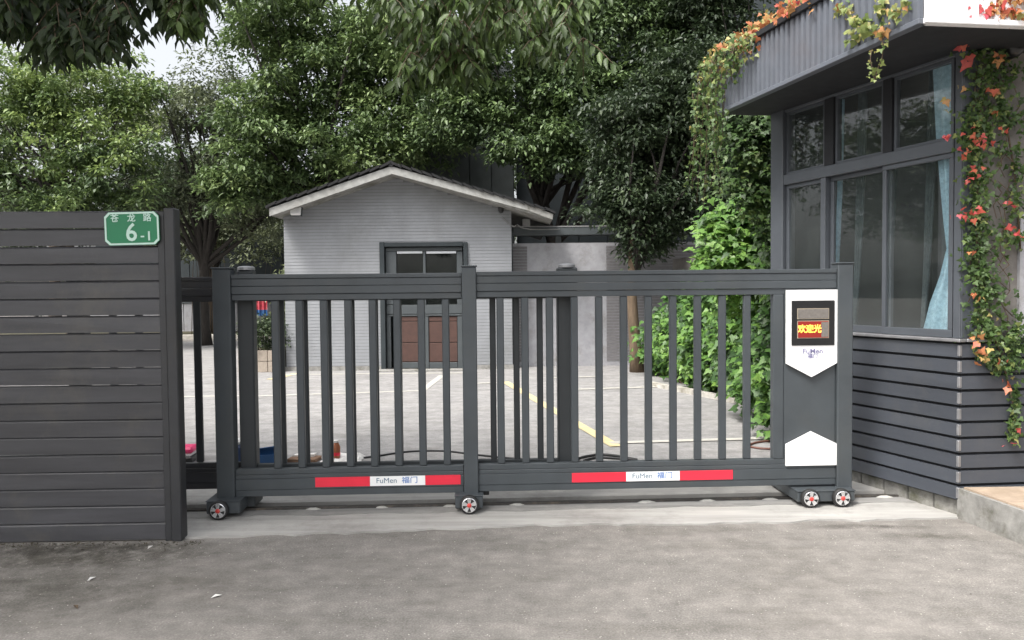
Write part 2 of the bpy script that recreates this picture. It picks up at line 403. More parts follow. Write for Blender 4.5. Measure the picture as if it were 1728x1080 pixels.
def clumps(centres, radii, per, flat=0.75, droop=0.5, tintc=None, spread=0.25):
    """leaf positions on the upper and outer side of every clump"""
    m = len(centres); C = np.repeat(centres, per, 0); r = np.repeat(radii, per)[:, None]; n = m*per
    d = unit(RNG.normal(size=(n, 3))); d[:, 2] = np.where(d[:, 2] < -0.25, -d[:, 2]*0.6, d[:, 2]); d = unit(d)
    rad = (0.45 + 0.6*RNG.random((n, 1))**0.7)
    # every clump carries a few sub-sprays so that its outline is broken
    P = C + d*rad*r*np.array([1, 1, flat]) + RNG.normal(size=(n, 3))*(0.04+.12*r)
    D = d*np.array([1, 1, .35]) + RNG.normal(size=(n, 3))*0.45; D[:, 2] -= droop
    N = d*0.6 + np.array([0, 0, 1.0]) + RNG.normal(size=(n, 3))*0.35
    tc = np.repeat(tintc if tintc is not None else RNG.random(m)*0.5+0.2, per)
    t = tc + RNG.normal(size=n)*spread*0.6
    return P, unit(D), unit(N), t
def in_lobes(lobes, n, shell=0.5):
    L = np.array(lobes, float); w = (L[:, 3]*L[:, 4]*L[:, 5])**(2/3); w /= w.sum()
    i = RNG.choice(len(L), n, p=w); d = unit(RNG.normal(size=(n, 3))); s = (shell + (1-shell)*RNG.random((n, 1)))
    return L[i, :3] + d*s*L[i, 3:6]
def tree(name, label, cat, base, lobes, n_clump, per, cr, leafL, leafW, lmat, bmat, trunk_r=0.2, shape='rhomb', group=None, trunk_top=None, limbs=14, lean=(0, 0), shell=0.45, tint=(0.15, 0.65), tintz=0.0, droop=0.5):
    root = empty(name, base); tag(root, label, cat, group)
    b = Vector(base); L = np.array(lobes, float); rel = L.copy(); rel[:, :3] -= np.array(base)
    n_clump = int(n_clump*1.9); per = int(per*.55); cr *= .78
    C = in_lobes(rel, n_clump, shell)
    radii = cr*(0.45+1.1*RNG.random(n_clump))
    z = C[:, 2]; zn = (z-z.min())/(z.max()-z.min()+1e-6)
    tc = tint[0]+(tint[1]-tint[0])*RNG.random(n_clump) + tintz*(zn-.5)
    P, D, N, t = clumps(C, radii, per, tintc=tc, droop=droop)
    leaves('crown', P, D, N, leafL*(0.5+0.8*RNG.random(len(P))), leafW*(0.6+0.8*RNG.random(len(P))), t, lmat, root, shape)
    mb = MB(); top = trunk_top or float(np.mean(rel[:, 2]))
    pts = []; rads = []
    for i in range(9):
        f = i/8; pts.append((lean[0]*f*f + math.sin(f*5+b.x)*0.06, lean[1]*f*f, -0.05+f*(top+.05))); rads.append(trunk_r*(1.25 if i == 0 else 1)*(1-0.6*f))
    mb.tube(pts, rads, 10)
    mb.build('trunk', bmat, root, smooth=True)
    idx = RNG.choice(n_clump, min(limbs, n_clump), replace=False)
    lb = MB()
    for j in idx:
        f = 0.4+0.55*random.random(); k = f*8; i0 = int(k)
        s = Vector(pts[i0]).lerp(Vector(pts[min(i0+1, 8)]), k-i0); e = Vector(C[j])
        mid = s.lerp(e, 0.5)+Vector((random.uniform(-.3,.3), random.uniform(-.3,.3), random.uniform(0,.5)))
        q1 = s.lerp(mid, 0.5)+Vector((random.uniform(-.1,.1), 0, 0.05)); r0 = trunk_r*0.36*(1.2-f)+0.015
        lb.tube([s, q1, mid, mid.lerp(e, .5)+Vector((0,0,.08)), e], [r0*1.2, r0, r0*.7, r0*.45, r0*.2], 6)
    lb.build('branches', M['bark_dark'], root, smooth=True)
    return root
def bush(name, label, cat, base, lobes, n, L, W, lmat, shape='oval', group=None, tint=(.2,.8), stems=6, face=None, droop=.4, part='foliage', cl=0.14, per=26):
    root = empty(name, base); tag(root, label, cat, group)
    rel = np.array(lobes, float); rel[:, :3] -= np.array(base)
    m = max(1, n//per); C = in_lobes(rel, m, 0.6)
    P, D, N, t = clumps(C, cl*(0.6+.8*RNG.random(m)), per, flat=.8, droop=droop, tintc=tint[0]+(tint[1]-tint[0])*RNG.random(m), spread=.3)
    if face is not None: N = unit(N + np.array(face)*0.8)
    P[:, 2] = np.maximum(P[:, 2], 0.01)
    leaves(part, P, D, N, L*(0.65+0.7*RNG.random(len(P))), W*(0.65+0.7*RNG.random(len(P))), t, lmat, root, shape)
    if stems:
        mb = MB()
        for j in range(stems):
            e = Vector(C[RNG.integers(m)]); s = Vector((e.x*0.6, e.y*0.6, 0.0))
            mb.tube([s, s.lerp(e, .5)+Vector((random.uniform(-.05,.05), random.uniform(-.05,.05), 0)), e], [.014, .01, .004], 5)
        mb.build('stem', M['stem'], root, smooth=True)['kind'] = 'stuff'
    return root

# ------------------------------------------------------------------ ground
def sheet(name, pts, z, material):
    mb = MB(); mb.add([(x, y, z) for x, y in pts], [tuple(range(len(pts)))])
    o = mb.build(name, material); o['kind'] = 'structure'; return o
GATE = Frame((0, 5.47, 0), R(2.4))
sheet('street', [(-120,-60),(120,-60),(120,200),(-120,200)], 0.0, M['street'])
yl = GATE.world(-14, .75); yr = GATE.world(3.4, .72)
sheet('yard_pavement', [(yl.x, yl.y), (yr.x, yr.y), (4.6, 16.2), (4.6, 26), (-30, 26), (-30, yl.y)], 0.004, M['yard'])
# concrete sill of the gateway: a front slab, a steel rail, a slightly higher rear slab
front = []
random.seed(3)
N_ = 46
for i in range(N_+1):
    px = 296 + (1625-296)*i/N_
    py = 911 - 21*min(1, i/20) - 10*max(0, (i-16)/30) - 4*max(0, (i-30)/16) + random.uniform(-2.2, 2.2)
    g = ground(px, py); front.append((g.x, g.y))
rail_v = 0.07
def gw(u, v): w = GATE.world(u, v); return (w.x, w.y)
ul = GATE.U(288); ur = GATE.U(1600)
mb = MB(); mb.slab(front + [gw(ur+.1, rail_v-.015), gw(ul-.6, rail_v-.015)] + [(front[0][0]-.6, front[0][1]-.02)], -0.05, 0.012)
mb.build('concrete_threshold', M['concrete'])['kind'] = 'structure'
mb = MB(); mb.slab([gw(ul-1.5, rail_v+.12), gw(ur+.1, rail_v+.12), gw(ur+.1, .78), gw(ul-1.5, .8)], -0.05, 0.030)
mb.build('concrete_threshold', M['concrete'])['kind'] = 'structure'
M['screed'] = mat('grey cement screed', (.22,.215,.205), 0.85, var=0.25, scale=3.5, dirt=(.33,.32,.3), bumpv=0.3, bscale=45, stretch=(0.35,3,3))
mb = MB(); top_ = []; bot_ = []
for i in range(41):
    u_ = ul-.6+(ur-.15-ul+.6)*i/40
    top_.append(gw(u_, rail_v-.02)); bot_.append(gw(u_, rail_v-.15-.016*math.sin(i*1.3)-random.uniform(0,.02)))
mb.slab(bot_+top_[::-1], .0121, .016); mb.build('screed_band', M['screed'])['kind'] = 'structure'
rl = empty('ground_rail', GATE.world(0, rail_v), GATE.yaw)
tag(rl, 'dark steel guide rail set in the concrete under the gate', 'rail')
mb = MB(); mb.box(ul-.6, ur-.02, -.012, .012, -.04, .028); mb.box(ul-.6, ur-.02, .012, .115, -.04, .004)
mb.build('rail_bar', M['rail_steel'], rl)
for px in (530, 645, 760, 872, 1088, 1192, 1298, 1490):
    u = GATE.U(px, 855, rail_v); mb = MB(); rr_ = random.uniform(.03, .055)
    ring = [(u+rr_*1.6*math.cos(a)*random.uniform(.8,1.2), -.02+rr_*.6*math.sin(a)*random.uniform(.8,1.2), .0165) for a in [k*math.pi/6 for k in range(12)]]
    ring2 = [((x-u)*.45+u, (y+.02)*.5-.02, .027) for x, y, z in ring]
    mb.add(ring+ring2, [(i, (i+1) % 12, (i+1) % 12+12, i+12) for i in range(12)]+[tuple(range(12, 24))])
    mb.build('mortar_patch', M['mortar'], rl, smooth=False)
def strip(name, a, b, w, z, material, label=None):
    a = Vector((a.x, a.y, 0)); b = Vector((b.x, b.y, 0)); d = (b-a).normalized(); n = Vector((-d.y, d.x, 0))*w/2
    o = sheet(name, [((a-n).x, (a-n).y), ((b-n).x, (b-n).y), ((b+n).x, (b+n).y), ((a+n).x, (a+n).y)], z, material)
    return o
zl = 0.008
for (x0,y0,x1,y1,w,m_) in [(300,670,432,668,.12,'line_white'),(432,669,712,660,.11,'line_white'),(712,660,746,634,.12,'line_white'),(455,641,500,631,.16,'line_yellow'),
        (470,633,790,630,.13,'line_white'),(800,648,862,646,.11,'line_white'),(972,658,1165,652,.12,'line_white'),(930,639,1010,636,.12,'line_white'),
        (852,645,1040,755,.13,'line_yellow'),(1030,749,1330,740,.11,'line_white')]:
    strip('parking_line', ground(x0,y0), ground(x1,y1), w, zl, M[m_]); zl += 0.0006
# mossy bed, kerb and grey wall far left
mb = MB(); a = ground(180,574); b = ground(470,571)
mb.cbox(a.x, b.x, a.y, a.y+.25, -.05, .16, .02); tag(mb.build('kerb', M['kerb']), kind='structure')
mb = MB(); mb.slab([(-24,a.y+.25),(-6,a.y+.25),(-6,31),(-24,31)], -.05, .12); tag(mb.build('planting_bed', M['soil']), kind='structure')

# ------------------------------------------------------------------ buildings behind
def cladding(name, label, cat, x0, x1, y, z1, step, material, z0=0, depth=4):
    root = empty(name, ((x0+x1)/2, y, 0)); tag(root, label, cat)
    w = (x1-x0)/2; MB().box(-w, w, .06, depth, z0, z1).build('wall', material, root)
    n = max(1, int(2*w/step)); me = None
    for i in range(n):
        if me is None: me = MB().box(0, 2*w/n-.03, 0, .058, z0, z1-.02).mesh('cladding_panel', material)
        link('cladding_panel', me, root, (-w+i*2*w/n, 0, 0))
    return root
cladding('warehouse', 'tall dark teal clad building hidden behind the trees, right of the gable roof', 'building', 0.2, 13, 23, 12, .9, M['clad'])
cladding('warehouse', 'paler grey panelled building glimpsed just above the ridge of the small house', 'building', -3.1, 0.1, 22.6, 8.2, .6, M['clad_pale'])
cladding('shed', 'long low dark shed behind the trees left of the small house', 'shed', -17, -5.5, 31.6, 4.1, 1.2, M['clad'], z0=1.25)
root = empty('boundary_wall', (-11, 31, 0)); tag(root, 'low light grey wall behind the mossy bed and tree trunk at far left', 'wall')
for i in range(7):
    MB().cbox(-6+i*1.9, -6+i*1.9+1.88, 0, .3, .1, 1.25, .01).build('wall_panel', M['plaster'], root)
MB().box(-6.05, 7.35, -.03, .33, 1.25, 1.31).build('coping', M['door_frame'], root)

# ------------------------------------------------------------------ small gabled house
HY = 15.6
def hx(px, py=500): return atY(px, py, HY).x
def hz(px, py): return atY(px, py, HY).z
house = empty('gabled_house', (hx(670), HY, 0)); tag(house, 'small pale grey tiled house with a low gable roof behind the gate', 'house')
cx = hx(670)
xl, xr = hx(481)-cx, hx(864)-cx
ox0, ox1 = hx(645)-cx, hx(787)-cx
oz1 = hz(716, 411)
ez = hz(480, 352); apx = hx(660)-cx; az_ = hz(660, 293); ezr = hz(864, 352)
def roofz(x):
    return az_+(ez-az_)*(apx-x)/(apx-xl) if x < apx else az_+(ezr-az_)*(x-apx)/(xr-apx)
mb = MB()
mb.prism([(xl,0),(ox0,0),(ox0,oz1),(ox1,oz1),(ox1,0),(xr,0),(xr,ezr-.02),(apx,az_-.02),(xl,ez-.02)], .005, .22)
mb.box(xl, xl+.2, .22, 5, 0, ez-.02); mb.box(xr-.2, xr, .22, 5, 0, ezr-.02); mb.box(xl, xr, 5, 5.2, 0, ezr-.02)
mb.build('wall', M['grout'], house)
mb = MB(); row = 0.066; z = 0.10
i = 0
while z < az_:
    x = xl - (i*7 % 10)*.12
    while x < xr:
        a0, a1 = max(x, xl)+.0004, min(x+1.2, xr)-.0004
        zt = z+row-.010
        lim = zt+.035                                   # keep under the sloping eaves
        if lim > ez: a0 = max(a0, apx-(az_-lim)*(apx-xl)/(az_-ez)); a1 = min(a1, apx+(az_-lim)*(xr-apx)/(az_-ezr))
        segs = [(a0, a1)] if a1-a0 > .02 else []
        if z < oz1+.01:
            segs = [(p, q) for p, q in ((a0, min(a1, ox0-.005)), (max(a0, ox1+.005), a1)) if q-p > .01]
        for p, q in segs:
            if True:
                j = random.uniform(-.0006, .0006); mb.box(p, q, j, .0045, z, zt)
        x += 1.2
    z += row; i += 1
tl = mb.build('wall_tile', M['tile_wall'], house); tl['kind'] = 'stuff'
MB().box(xl-.02, ox0-.002, -.03, .011, 0, .09).build('plinth', M['old_concrete'], house)
MB().box(ox1+.002, xr+.02, -.03, .011, 0, .09).build('plinth', M['old_concrete'], house)
# roof: two slabs, bargeboards
RF = -.6
lx, lz = atY(455,352,HY+RF).x-cx, atY(455,352,HY+RF).z
kx, kz = atY(890,343,HY+RF).x-cx, atY(890,343,HY+RF).z
rx, rz = atY(932,362,HY+RF).x-cx, atY(932,362,HY+RF).z
tx, tz = atY(660,281,HY+RF).x-cx, atY(660,281,HY+RF).z
def slope_slab(nm, x0, z0, x1, z1, t, y0, y1, m_, lift=0):
    MB().prism([(x0,z0-t+lift),(x1,z1-t+lift),(x1,z1+lift),(x0,z0+lift)], y0, y1).build(nm, m_, house)
slope_slab('bargeboard', lx, lz, tx, tz, .15, RF-.03, RF, M['barge'])
slope_slab('bargeboard', tx, tz, kx, kz, .14, RF-.03, RF, M['barge'])
ob = MB().prism([(kx,kz-.14),(rx,rz-.1),(rx+.02,rz),(kx,kz)], RF-.03, RF).build('bargeboard', M['old_concrete'], house)
MB().prism([(lx,lz-.13),(tx,tz-.13),(tx,tz-.03),(lx,lz-.03)], RF, 5.3).build('roof_slope', M['old_concrete'], house)
MB().prism([(tx,tz-.13),(rx,rz-.1),(rx,rz-.03),(tx,tz-.03)], RF, 5.3).build('roof_slope', M['old_concrete'], house)
def tiles(x0, z0, x1, z1):
    L = math.hypot(x1-x0, z1-z0); n = int(L/.2); mb = MB(); sx, sz = (x1-x0)/n, (z1-z0)/n
    nx, nz = -(z1-z0)/L, (x1-x0)/L
    if nz < 0: nx, nz = -nx, -nz
    for i in range(n):
        a, c = x0+sx*i, z0+sz*i
        b, d = a+sx*1.12, c+sz*1.12
        for k in range(24):
            y0 = RF-.07+k*.24; lift = .02+.002*((i+k) % 2)
            mb.add([(a+nx*lift,y0,c+nz*lift),(b+nx*(lift+.03),y0,d+nz*(lift+.03)),(b+nx*(lift+.03),y0+.232,d+nz*(lift+.03)),(a+nx*lift,y0+.232,c+nz*lift),
                    (a+nx*(lift+.045),y0,c+nz*(lift+.045)),(b+nx*(lift+.075),y0,d+nz*(lift+.075)),(b+nx*(lift+.075),y0+.232,d+nz*(lift+.075)),(a+nx*(lift+.045),y0+.232,c+nz*(lift+.045))],
                   [(0,3,2,1),(4,5,6,7),(0,1,5,4),(1,2,6,5),(2,3,7,6),(3,0,4,7)])
    return mb
o = tiles(lx-.05, lz-.02, tx, tz).build('roof_tile', M['roof'], house); o['kind'] = 'stuff'
o = tiles(rx+.05, rz-.01, tx, tz).build('roof_tile', M['roof'], house); o['kind'] = 'stuff'
MB().tube([(tx,RF-.06,tz+.05),(tx,5.3,tz+.05)], .06, 10).build('ridge_cap', M['roof'], house)
# window and door set into the opening
def hb(nm, px0, py0, px1, py1, y0, y1, m_, parent=house):
    x0, x1 = hx(px0)-cx, hx(px1)-cx; z0, z1 = hz((px0+px1)/2, py1), hz((px0+px1)/2, py0)
    return MB().cbox(x0, x1, y0, y1, max(z0, 0), z1, .006).build(nm, m_, parent)
hb('door_surround', 642, 409, 650, 624, -.05, .12, M['clad']); hb('door_surround', 783, 409, 790, 624, -.05, .12, M['clad']); hb('door_surround', 650.5, 409, 782.5, 416, -.05, .12, M['clad'])
win = hb('window', 651, 417, 781, 423, .05, .14, M['door_frame'])
for a in ((651,424,669,514),(771,424,781,514),(714,424,718.5,514),(651,514.5,781,530)): hb('mullion', a[0],a[1],a[2],a[3], .055,.13, M['door_frame'], win)
for a in ((669.5,428,713.5,514),(719,428,770.5,514)): hb('pane', a[0],a[1],a[2],a[3], .08,.086, M['glass_dark'], win)
for a in ((670,423.5,713,427.5),(719.5,423.5,770,427.5)): hb('blind', a[0],a[1],a[2],a[3], .07,.09, M['blind'], win)
door = hb('door', 651, 531, 781, 533.5, .05, .13, M['door_frame'])
for a in ((651,534,658,622),(662,534,674,622),(705,534,722,622),(771,534,781,622)): hb('door_stile', a[0],a[1],a[2],a[3], .055,.125, M['door_frame'], door)
for x0, x1 in ((674.5,704.5),(722.5,770.5)):
    for y0, y1 in ((534.5,542),(543,578),(579,611)): hb('door_panel', x0, y0, x1, y1, .075, .11, M['door_panel'], door)
    hb('door_rail', x0, 612, x1, 622, .06, .12, M['door_frame'], door)
hb('door_step', 640, 621.5, 792, 626, -.35, -.06, M['old_concrete'])
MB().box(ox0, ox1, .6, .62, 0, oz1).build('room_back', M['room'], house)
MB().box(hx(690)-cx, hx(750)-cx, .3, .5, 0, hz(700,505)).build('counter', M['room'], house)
# floodlight and camera
def hb2(nm, *a): return hb(nm, *a)
flp = atY(498, 360, HY-.4)
fl = empty('floodlight', (flp.x, HY-.2, flp.z)); tag(fl, 'small white floodlight under the left eave of the gabled house', 'lamp')
MB().cbox(-.10, .10, -.20, -.13, -.08, .08, .012).build('lamp_face', M['white'], fl, rot=(R(-18),0,0))
MB().box(-.03, .03, -.104, .2, -.03, .03).build('bracket', M['wire'], fl)
MB().cbox(-.12, .12, -.13, -.105, -.10, .10, .01).build('housing', M['door_frame'], fl, rot=(R(-18),0,0))
cc = empty('security_camera', (hx(847), HY, hz(847,355))); tag(cc, 'black dome camera under the right eave of the gabled house', 'camera')
MB().lathe([(.0,-.07),(.035,-.06),(.055,-.02),(.055,.02),(.06,.025),(.06,.05)], (0,-.1,0), 'z', 16).build('dome', M['black'], cc, smooth=True)
MB().box(-.015, .015, -.1, 0, .05, .08).build('bracket', M['wire'], cc)
wr = empty('wire', (hx(847), HY, hz(847,368))); tag(wr, 'grey wire sagging from the dome camera to the wall beam', 'wire')
P = [atY(x, y, HY-.04+d) for x, y, d in ((847,366,0),(855,374,0),(862,381,0),(868,382,0),(873,379,.1),(880,384,.2),(895,387,.3),(945,387,.3))]
MB().tube([p-Vector(wr.location) for p in P], .012, 6).build('wire_run', M['wire'], wr, smooth=True)
jb = empty('junction_box', atY(888, 376, HY+.35)); tag(jb, 'small grey junction box beside the gabled house under its eave', 'box')
MB().cbox(-.08,.08,-.04,.04,-.08,.08,.01).build('box_body', M['plaster'], jb); MB().cbox(-.07,.07,-.05,-.041,-.07,.07,.003).build('lid', M['wire'], jb)
# rear wall to the right of the house
WY = 16.1
bw = empty('rear_wall', (atY(866,500,WY).x, WY, 0)); tag(bw, 'grey tiled wall with a dark beam on top, right of the gabled house', 'wall')
L_ = 5.4; wh = atY(950,410,WY).z
MB().box(0, L_, .012, .3, 0, wh).build('wall_core', M['plaster'], bw)
mb = MB(); z = .1; i = 0
while z < wh-.07:
    for x, x1_ in ((0.002, .3), (1.95, 3.3), (3.302, L_)):
        mb.box(x, x1_, .004+random.uniform(-.0006,.0006), .0118, z, z+.054)
    z += .062; i += 1
o = mb.build('wall_tile', M['tile_wall2'], bw); o['kind'] = 'stuff'
for k in range(5):
    MB().box(k*1.1+.9, k*1.1+1.02, .1, .25, wh, wh+.16).build('bracket', M['door_frame'], bw)
MB().cbox(0, L_, -.05, .3, wh+.16, wh+.33, .01).build('beam', M['door_frame'], bw)
MB().box(0, L_, -.06, .31, wh+.3305, wh+.35).build('coping', M['wire'], bw)
# planter left of the house
pl = empty('planter', (hx(455), HY-.2, 0)); tag(pl, 'tan stone planter box at the left corner of the gabled house', 'planter')
px0 = hx(405)-hx(455); px1 = hx(480)-hx(455)-.01; ph = hz(455,590)
for r_ in range(2):
    n = 3
    for k in range(n):
        a = px0+(px1-px0)*k/n; b = px0+(px1-px0)*(k+1)/n
        MB().cbox(a+.004, b-.004, 0, .06, r_*ph/2+.004, (r_+1)*ph/2-.004, .008).build('stone', M['planter'], pl)
MB().box(px0, px1, .0605, 1.4, 0, ph-.04).build('soil', M['soil'], pl)
bx = hx(455)
bush('hedge', 'clipped dark green hedge growing in the tan planter', 'hedge', (bx, HY+.1, ph-.05), [(bx-.15,HY+.15,ph+.28,.5,.35,.34)], 2600, .075, .04, M['lf_dark'], 'rhomb', tint=(.2,.8))
bush('shrub', 'light green leafy shrub behind the hedge against the left edge of the gabled house', 'shrub', (bx+.05, HY+.7, ph-.05), [(bx+.12,HY+.7,1.75,.28,.25,.5),(bx+.1,HY+.7,1.1,.2,.2,.4)], 700, .13, .05, M['lf_grey'], 'rhomb', tint=(.5,1))
bn = empty('banner', atY(444, 545, 21)); tag(bn, 'small red cloth banner with blue hem hanging behind the clipped hedge', 'banner')
mb = MB()
def cloth(x0, x1, z0, z1, n=10, amp=.03):
    m2 = MB(); vs = []
    for j in range(2):
        for i in range(n+1):
            x = x0+(x1-x0)*i/n; vs.append((x, amp*math.sin(i*1.7), (z0, z1)[j]))
    vs2 = [(x, y+.008, z) for x, y, z in vs]; k = 2*(n+1)
    m2.add(vs+vs2, [(i, i+1, i+n+2, i+n+1) for i in range(n)]+[(i+n+1+k, i+n+2+k, i+1+k, i+k) for i in range(n)]); return m2
cloth(-.18,.13,.36,.90).build('cloth', M['dull_red'], bn); cloth(-.18,.13,.2,.358).build('hem', M['blue'], bn)
MB().tube([(-.24,.02,0),(-.24,.02,1.1)], .012, 6).build('pole', M['wire'], bn)
MB().tube([(-.24,.02,.96),(.24,.02,.96)], .01, 6).build('crossbar', M['wire'], bn)

# ------------------------------------------------------------------ guard house on the right
SD = R(20)                                       # its window side recedes to the left
gc = ground(1616, 874)                            # corner on the ground
sideu = Vector((-math.sin(SD), math.cos(SD), 0))
SIDE = Frame((gc.x, gc.y, 0), R(90)+SD)           # u runs away from the camera along the window side; v points left/outward
gh = empty('guard_house', (gc.x, gc.y, 0), R(90)+SD)
tag(gh, 'blue grey guard house with big windows and wide canopy, ivy on its right', 'building')
# in local coordinates of gh: x = u (away), y = v (towards the yard, outside), inside is y < 0
def su(px, py=450): return SIDE.uz(px, py)[0]
LEN = su(1309, 450)
def sz_(px, py): return SIDE.uz(px, py)[1]
z_sill = sz_(1616, 577); z_tr = sz_(1616, 232); z_top = 3.16
z_fd = sz_(1616, 843)
FY = R(5)                                        # front wall turned slightly
fdir = Vector((math.cos(FY), math.sin(FY), 0))
fl_ = Matrix.Rotation(-(R(90)+SD), 3, 'Z') @ fdir   # front wall direction in gh local space
FA = math.atan2(fl_.y, fl_.x)
front_rot = (0, 0, FA)
FRONT = Frame((gc.x, gc.y, 0), FY)
# siding planks, side and front
rows = 10; pitch = (z_sill-z_fd)/rows
prof = lambda z0, t: [(-.012, z0), (.014, z0+.004), (.010, z0+t), (-.012, z0+t)]
for i in range(rows):
    z0 = z_fd+i*pitch; t = pitch-.016
    mb = MB(); vs = []
    for x in (-.012 if True else 0, LEN):
        vs += [(x, y, z) for y, z in prof(z0, t)]
    mb.add(vs, [(0,1,2,3),(7,6,5,4),(0,4,5,1),(1,5,6,2),(2,6,7,3),(3,7,4,0)])
    mb.build('plank', M['siding'], gh)
    mb = MB(); vs = []
    for x in (.004, 2.0):
        vs += [(x, -y, z) for y, z in prof(z0, t)]
    mb.add(vs, [(0,1,2,3),(7,6,5,4),(0,4,5,1),(1,5,6,2),(2,6,7,3),(3,7,4,0)])
    mb.build('plank', M['siding'], gh, rot=front_rot)
MB().box(0, LEN, -.1, -.013, z_fd, z_sill).build('wall_core', M['soffit'], gh)
MB().box(.06, 2.0, .013, .1, z_fd, z_sill).build('wall_core', M['soffit'], gh, rot=front_rot)
mb = MB(); 
for i in range(rows): mb.cbox(-.017, .003, -.006, .018, z_fd+i*pitch+.012, z_fd+i*pitch+pitch-.022, .003)
mb.build('corner_trim', M['alu'], gh)
# brick footing
rng = random.Random(5)
x = 0.0; r_ = 0
while x < LEN:
    w = .22
    MB().cbox(x+.004, min(x+w, LEN)-.004, -.12, -.03+rng.uniform(-.004,.004), -.04, z_fd-.008, .008).build('brick', M['brick_grey'], gh); x += w
MB().box(0, LEN, -.2, -.125, -.04, z_fd).build('footing', M['old_concrete'], gh)
# sill
MB().cbox(-.03, LEN, -.12, .035, z_sill, z_sill+.022, .004).build('window_sill', M['alu'], gh)
MB().cbox(.036, .22, -.03, .12, z_sill, z_sill+.022, .004).build('window_sill', M['alu'], gh, rot=front_rot)
# corner post and far post
MB().cbox(.0, .055, -.16, .0, z_sill+.023, z_top, .004).build('corner_post', M['frame_blue'], gh)
MB().cbox(.01, .12, .0, .12, z_sill+.023, z_top, .004).build('corner_post', M['frame_blue'], gh, rot=front_rot)
MB().cbox(su(1323), LEN+.05, -.12, .02, 0, z_top, .006).build('end_post', M['frame_blue'], gh)
def sb(nm, px0, px1, z0, z1, y0, y1, m_, parent=gh, c=.004):
    u1, u0 = su(px0), su(px1)
    return MB().cbox(u0, u1, y0, y1, z0, z1, c).build(nm, m_, parent)
zl0 = z_sill+.023
U0, U1 = .056, su(1323)
MB().cbox(U0, U1, -.10, .012, z_tr-.09, z_tr, .005).build('transom', M['frame_blue'], gh)
MB().cbox(U0, U1, -.10, .002, z_top-.06, z_top, .005).build('head_rail', M['frame_blue'], gh)
# upper lights
for a, b in ((1405,1390),(1503,1488)): sb('mullion', b, a, z_tr+.001, z_top-.061, -.09, .004, M['soffit'])
for k, (a, b) in enumerate(((1324,1389),(1406,1487),(1504,1604))):
    u1, u0 = su(a), su(b); u0 = max(u0, U0+.002)
    w = MB(); f = .022
    w.box(u0, u1, -.05, -.015, z_tr+.002, z_tr+f).box(u0, u1, -.05, -.015, z_top-.062-f, z_top-.063).box(u0, u0+f, -.05, -.015, z_tr+f, z_top-.062-f).box(u1-f, u1, -.05, -.015, z_tr+f, z_top-.062-f)
    wo = w.build('window', M['frame_blue'], gh)
    MB().box(u0+f, u1-f, -.036, -.031, z_tr+f, z_top-.062-f).build('pane', M['glass'], wo)
# lower sliding windows
zb, zt = zl0+.001, z_tr-.091
for k, (a, b, yy) in enumerate(((1324,1389,-.03),(1394,1496,-.055),(1487,1606,-.02))):
    u1, u0 = su(a), su(b); u0 = max(u0, U0+.002); f = .034
    w = MB()
    w.cbox(u0, u1, yy-.018, yy+.016, zb, zb+f*1.6, .003).cbox(u0, u1, yy-.018, yy+.016, zt-f, zt, .003)
    w.cbox(u0, u0+f, yy-.017, yy+.015, zb+f*1.6, zt-f, .003).cbox(u1-f, u1, yy-.017, yy+.015, zb+f*1.6, zt-f, .003)
    wo = w.build('window', M['frame_blue'], gh)
    MB().box(u0+f, u1-f, yy-.004, yy+.002, zb+f*1.6, zt-f).build('pane', M['glass'], wo)
sb('mullion', 1385, 1393, zb, zt, -.09, .008, M['frame_blue'])
MB().cbox(U0, U1, -.1, .02, zl0+.0, zl0+.0005, .0001)
# room
rb = Matrix.Rotation(FA, 3, 'Z')
fr = rb @ Vector((2.0, 0, 0))
mb = MB(); H = z_top
pA = (.0, -.17); pB = (LEN+.03, -.17)
pC = (LEN+.03, -1.9); pD = (fr.x, fr.y)
mb.slab([(U0,-.13),(LEN,-.13),(LEN,-1.8),(fr.x+.2,-1.8)][::-1], 0.02, .12)
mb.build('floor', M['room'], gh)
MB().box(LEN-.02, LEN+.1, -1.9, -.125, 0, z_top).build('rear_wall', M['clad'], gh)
# ivy-side front wall with plaster finish
MB().box(.12, 2.0, .02, .14, z_sill, z_top).build('front_wall', M['plaster_dark'], gh, rot=front_rot)
MB().box(.42, 2.0, -.004, .0195, z_sill+.024, 2.05).build('plaster_patch', M['plaster'], gh, rot=front_rot)
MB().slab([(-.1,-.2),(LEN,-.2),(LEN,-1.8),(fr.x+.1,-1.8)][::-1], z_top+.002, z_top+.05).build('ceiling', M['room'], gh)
def rf(x, y): q = rb @ Vector((x, y, 0)); return (q.x, q.y)
ra, rbk = rf(1.99, .15), (LEN-.03, -1.85)
dv = Vector((rbk[0]-ra[0], rbk[1]-ra[1], 0)); RL = dv.length; rang = math.atan2(dv.y, dv.x)
def rwp(mb, nm, m_, par=gh): return mb.build(nm, m_, par, (ra[0], ra[1], 0), (0, 0, rang))
rwp(MB().box(0, RL, -.05, .05, 0, .12), 'added_right_wall', M['plaster_dark'])  # unseen right side, added mostly as glass to bring daylight behind the curtain
rwp(MB().box(0, RL, -.05, .05, 3.08, z_top), 'added_lintel', M['plaster_dark'])
w_ = MB()
for q in (0, .5, 1): w_.cbox(q*(RL-.06), q*(RL-.06)+.06, -.03, .03, .121, 3.079, .004)
wo = rwp(w_, 'window', M['frame_blue'])
MB().box(.061, RL-.061, -.004, .004, .122, 3.078).build('pane', M['glass_added'], wo)
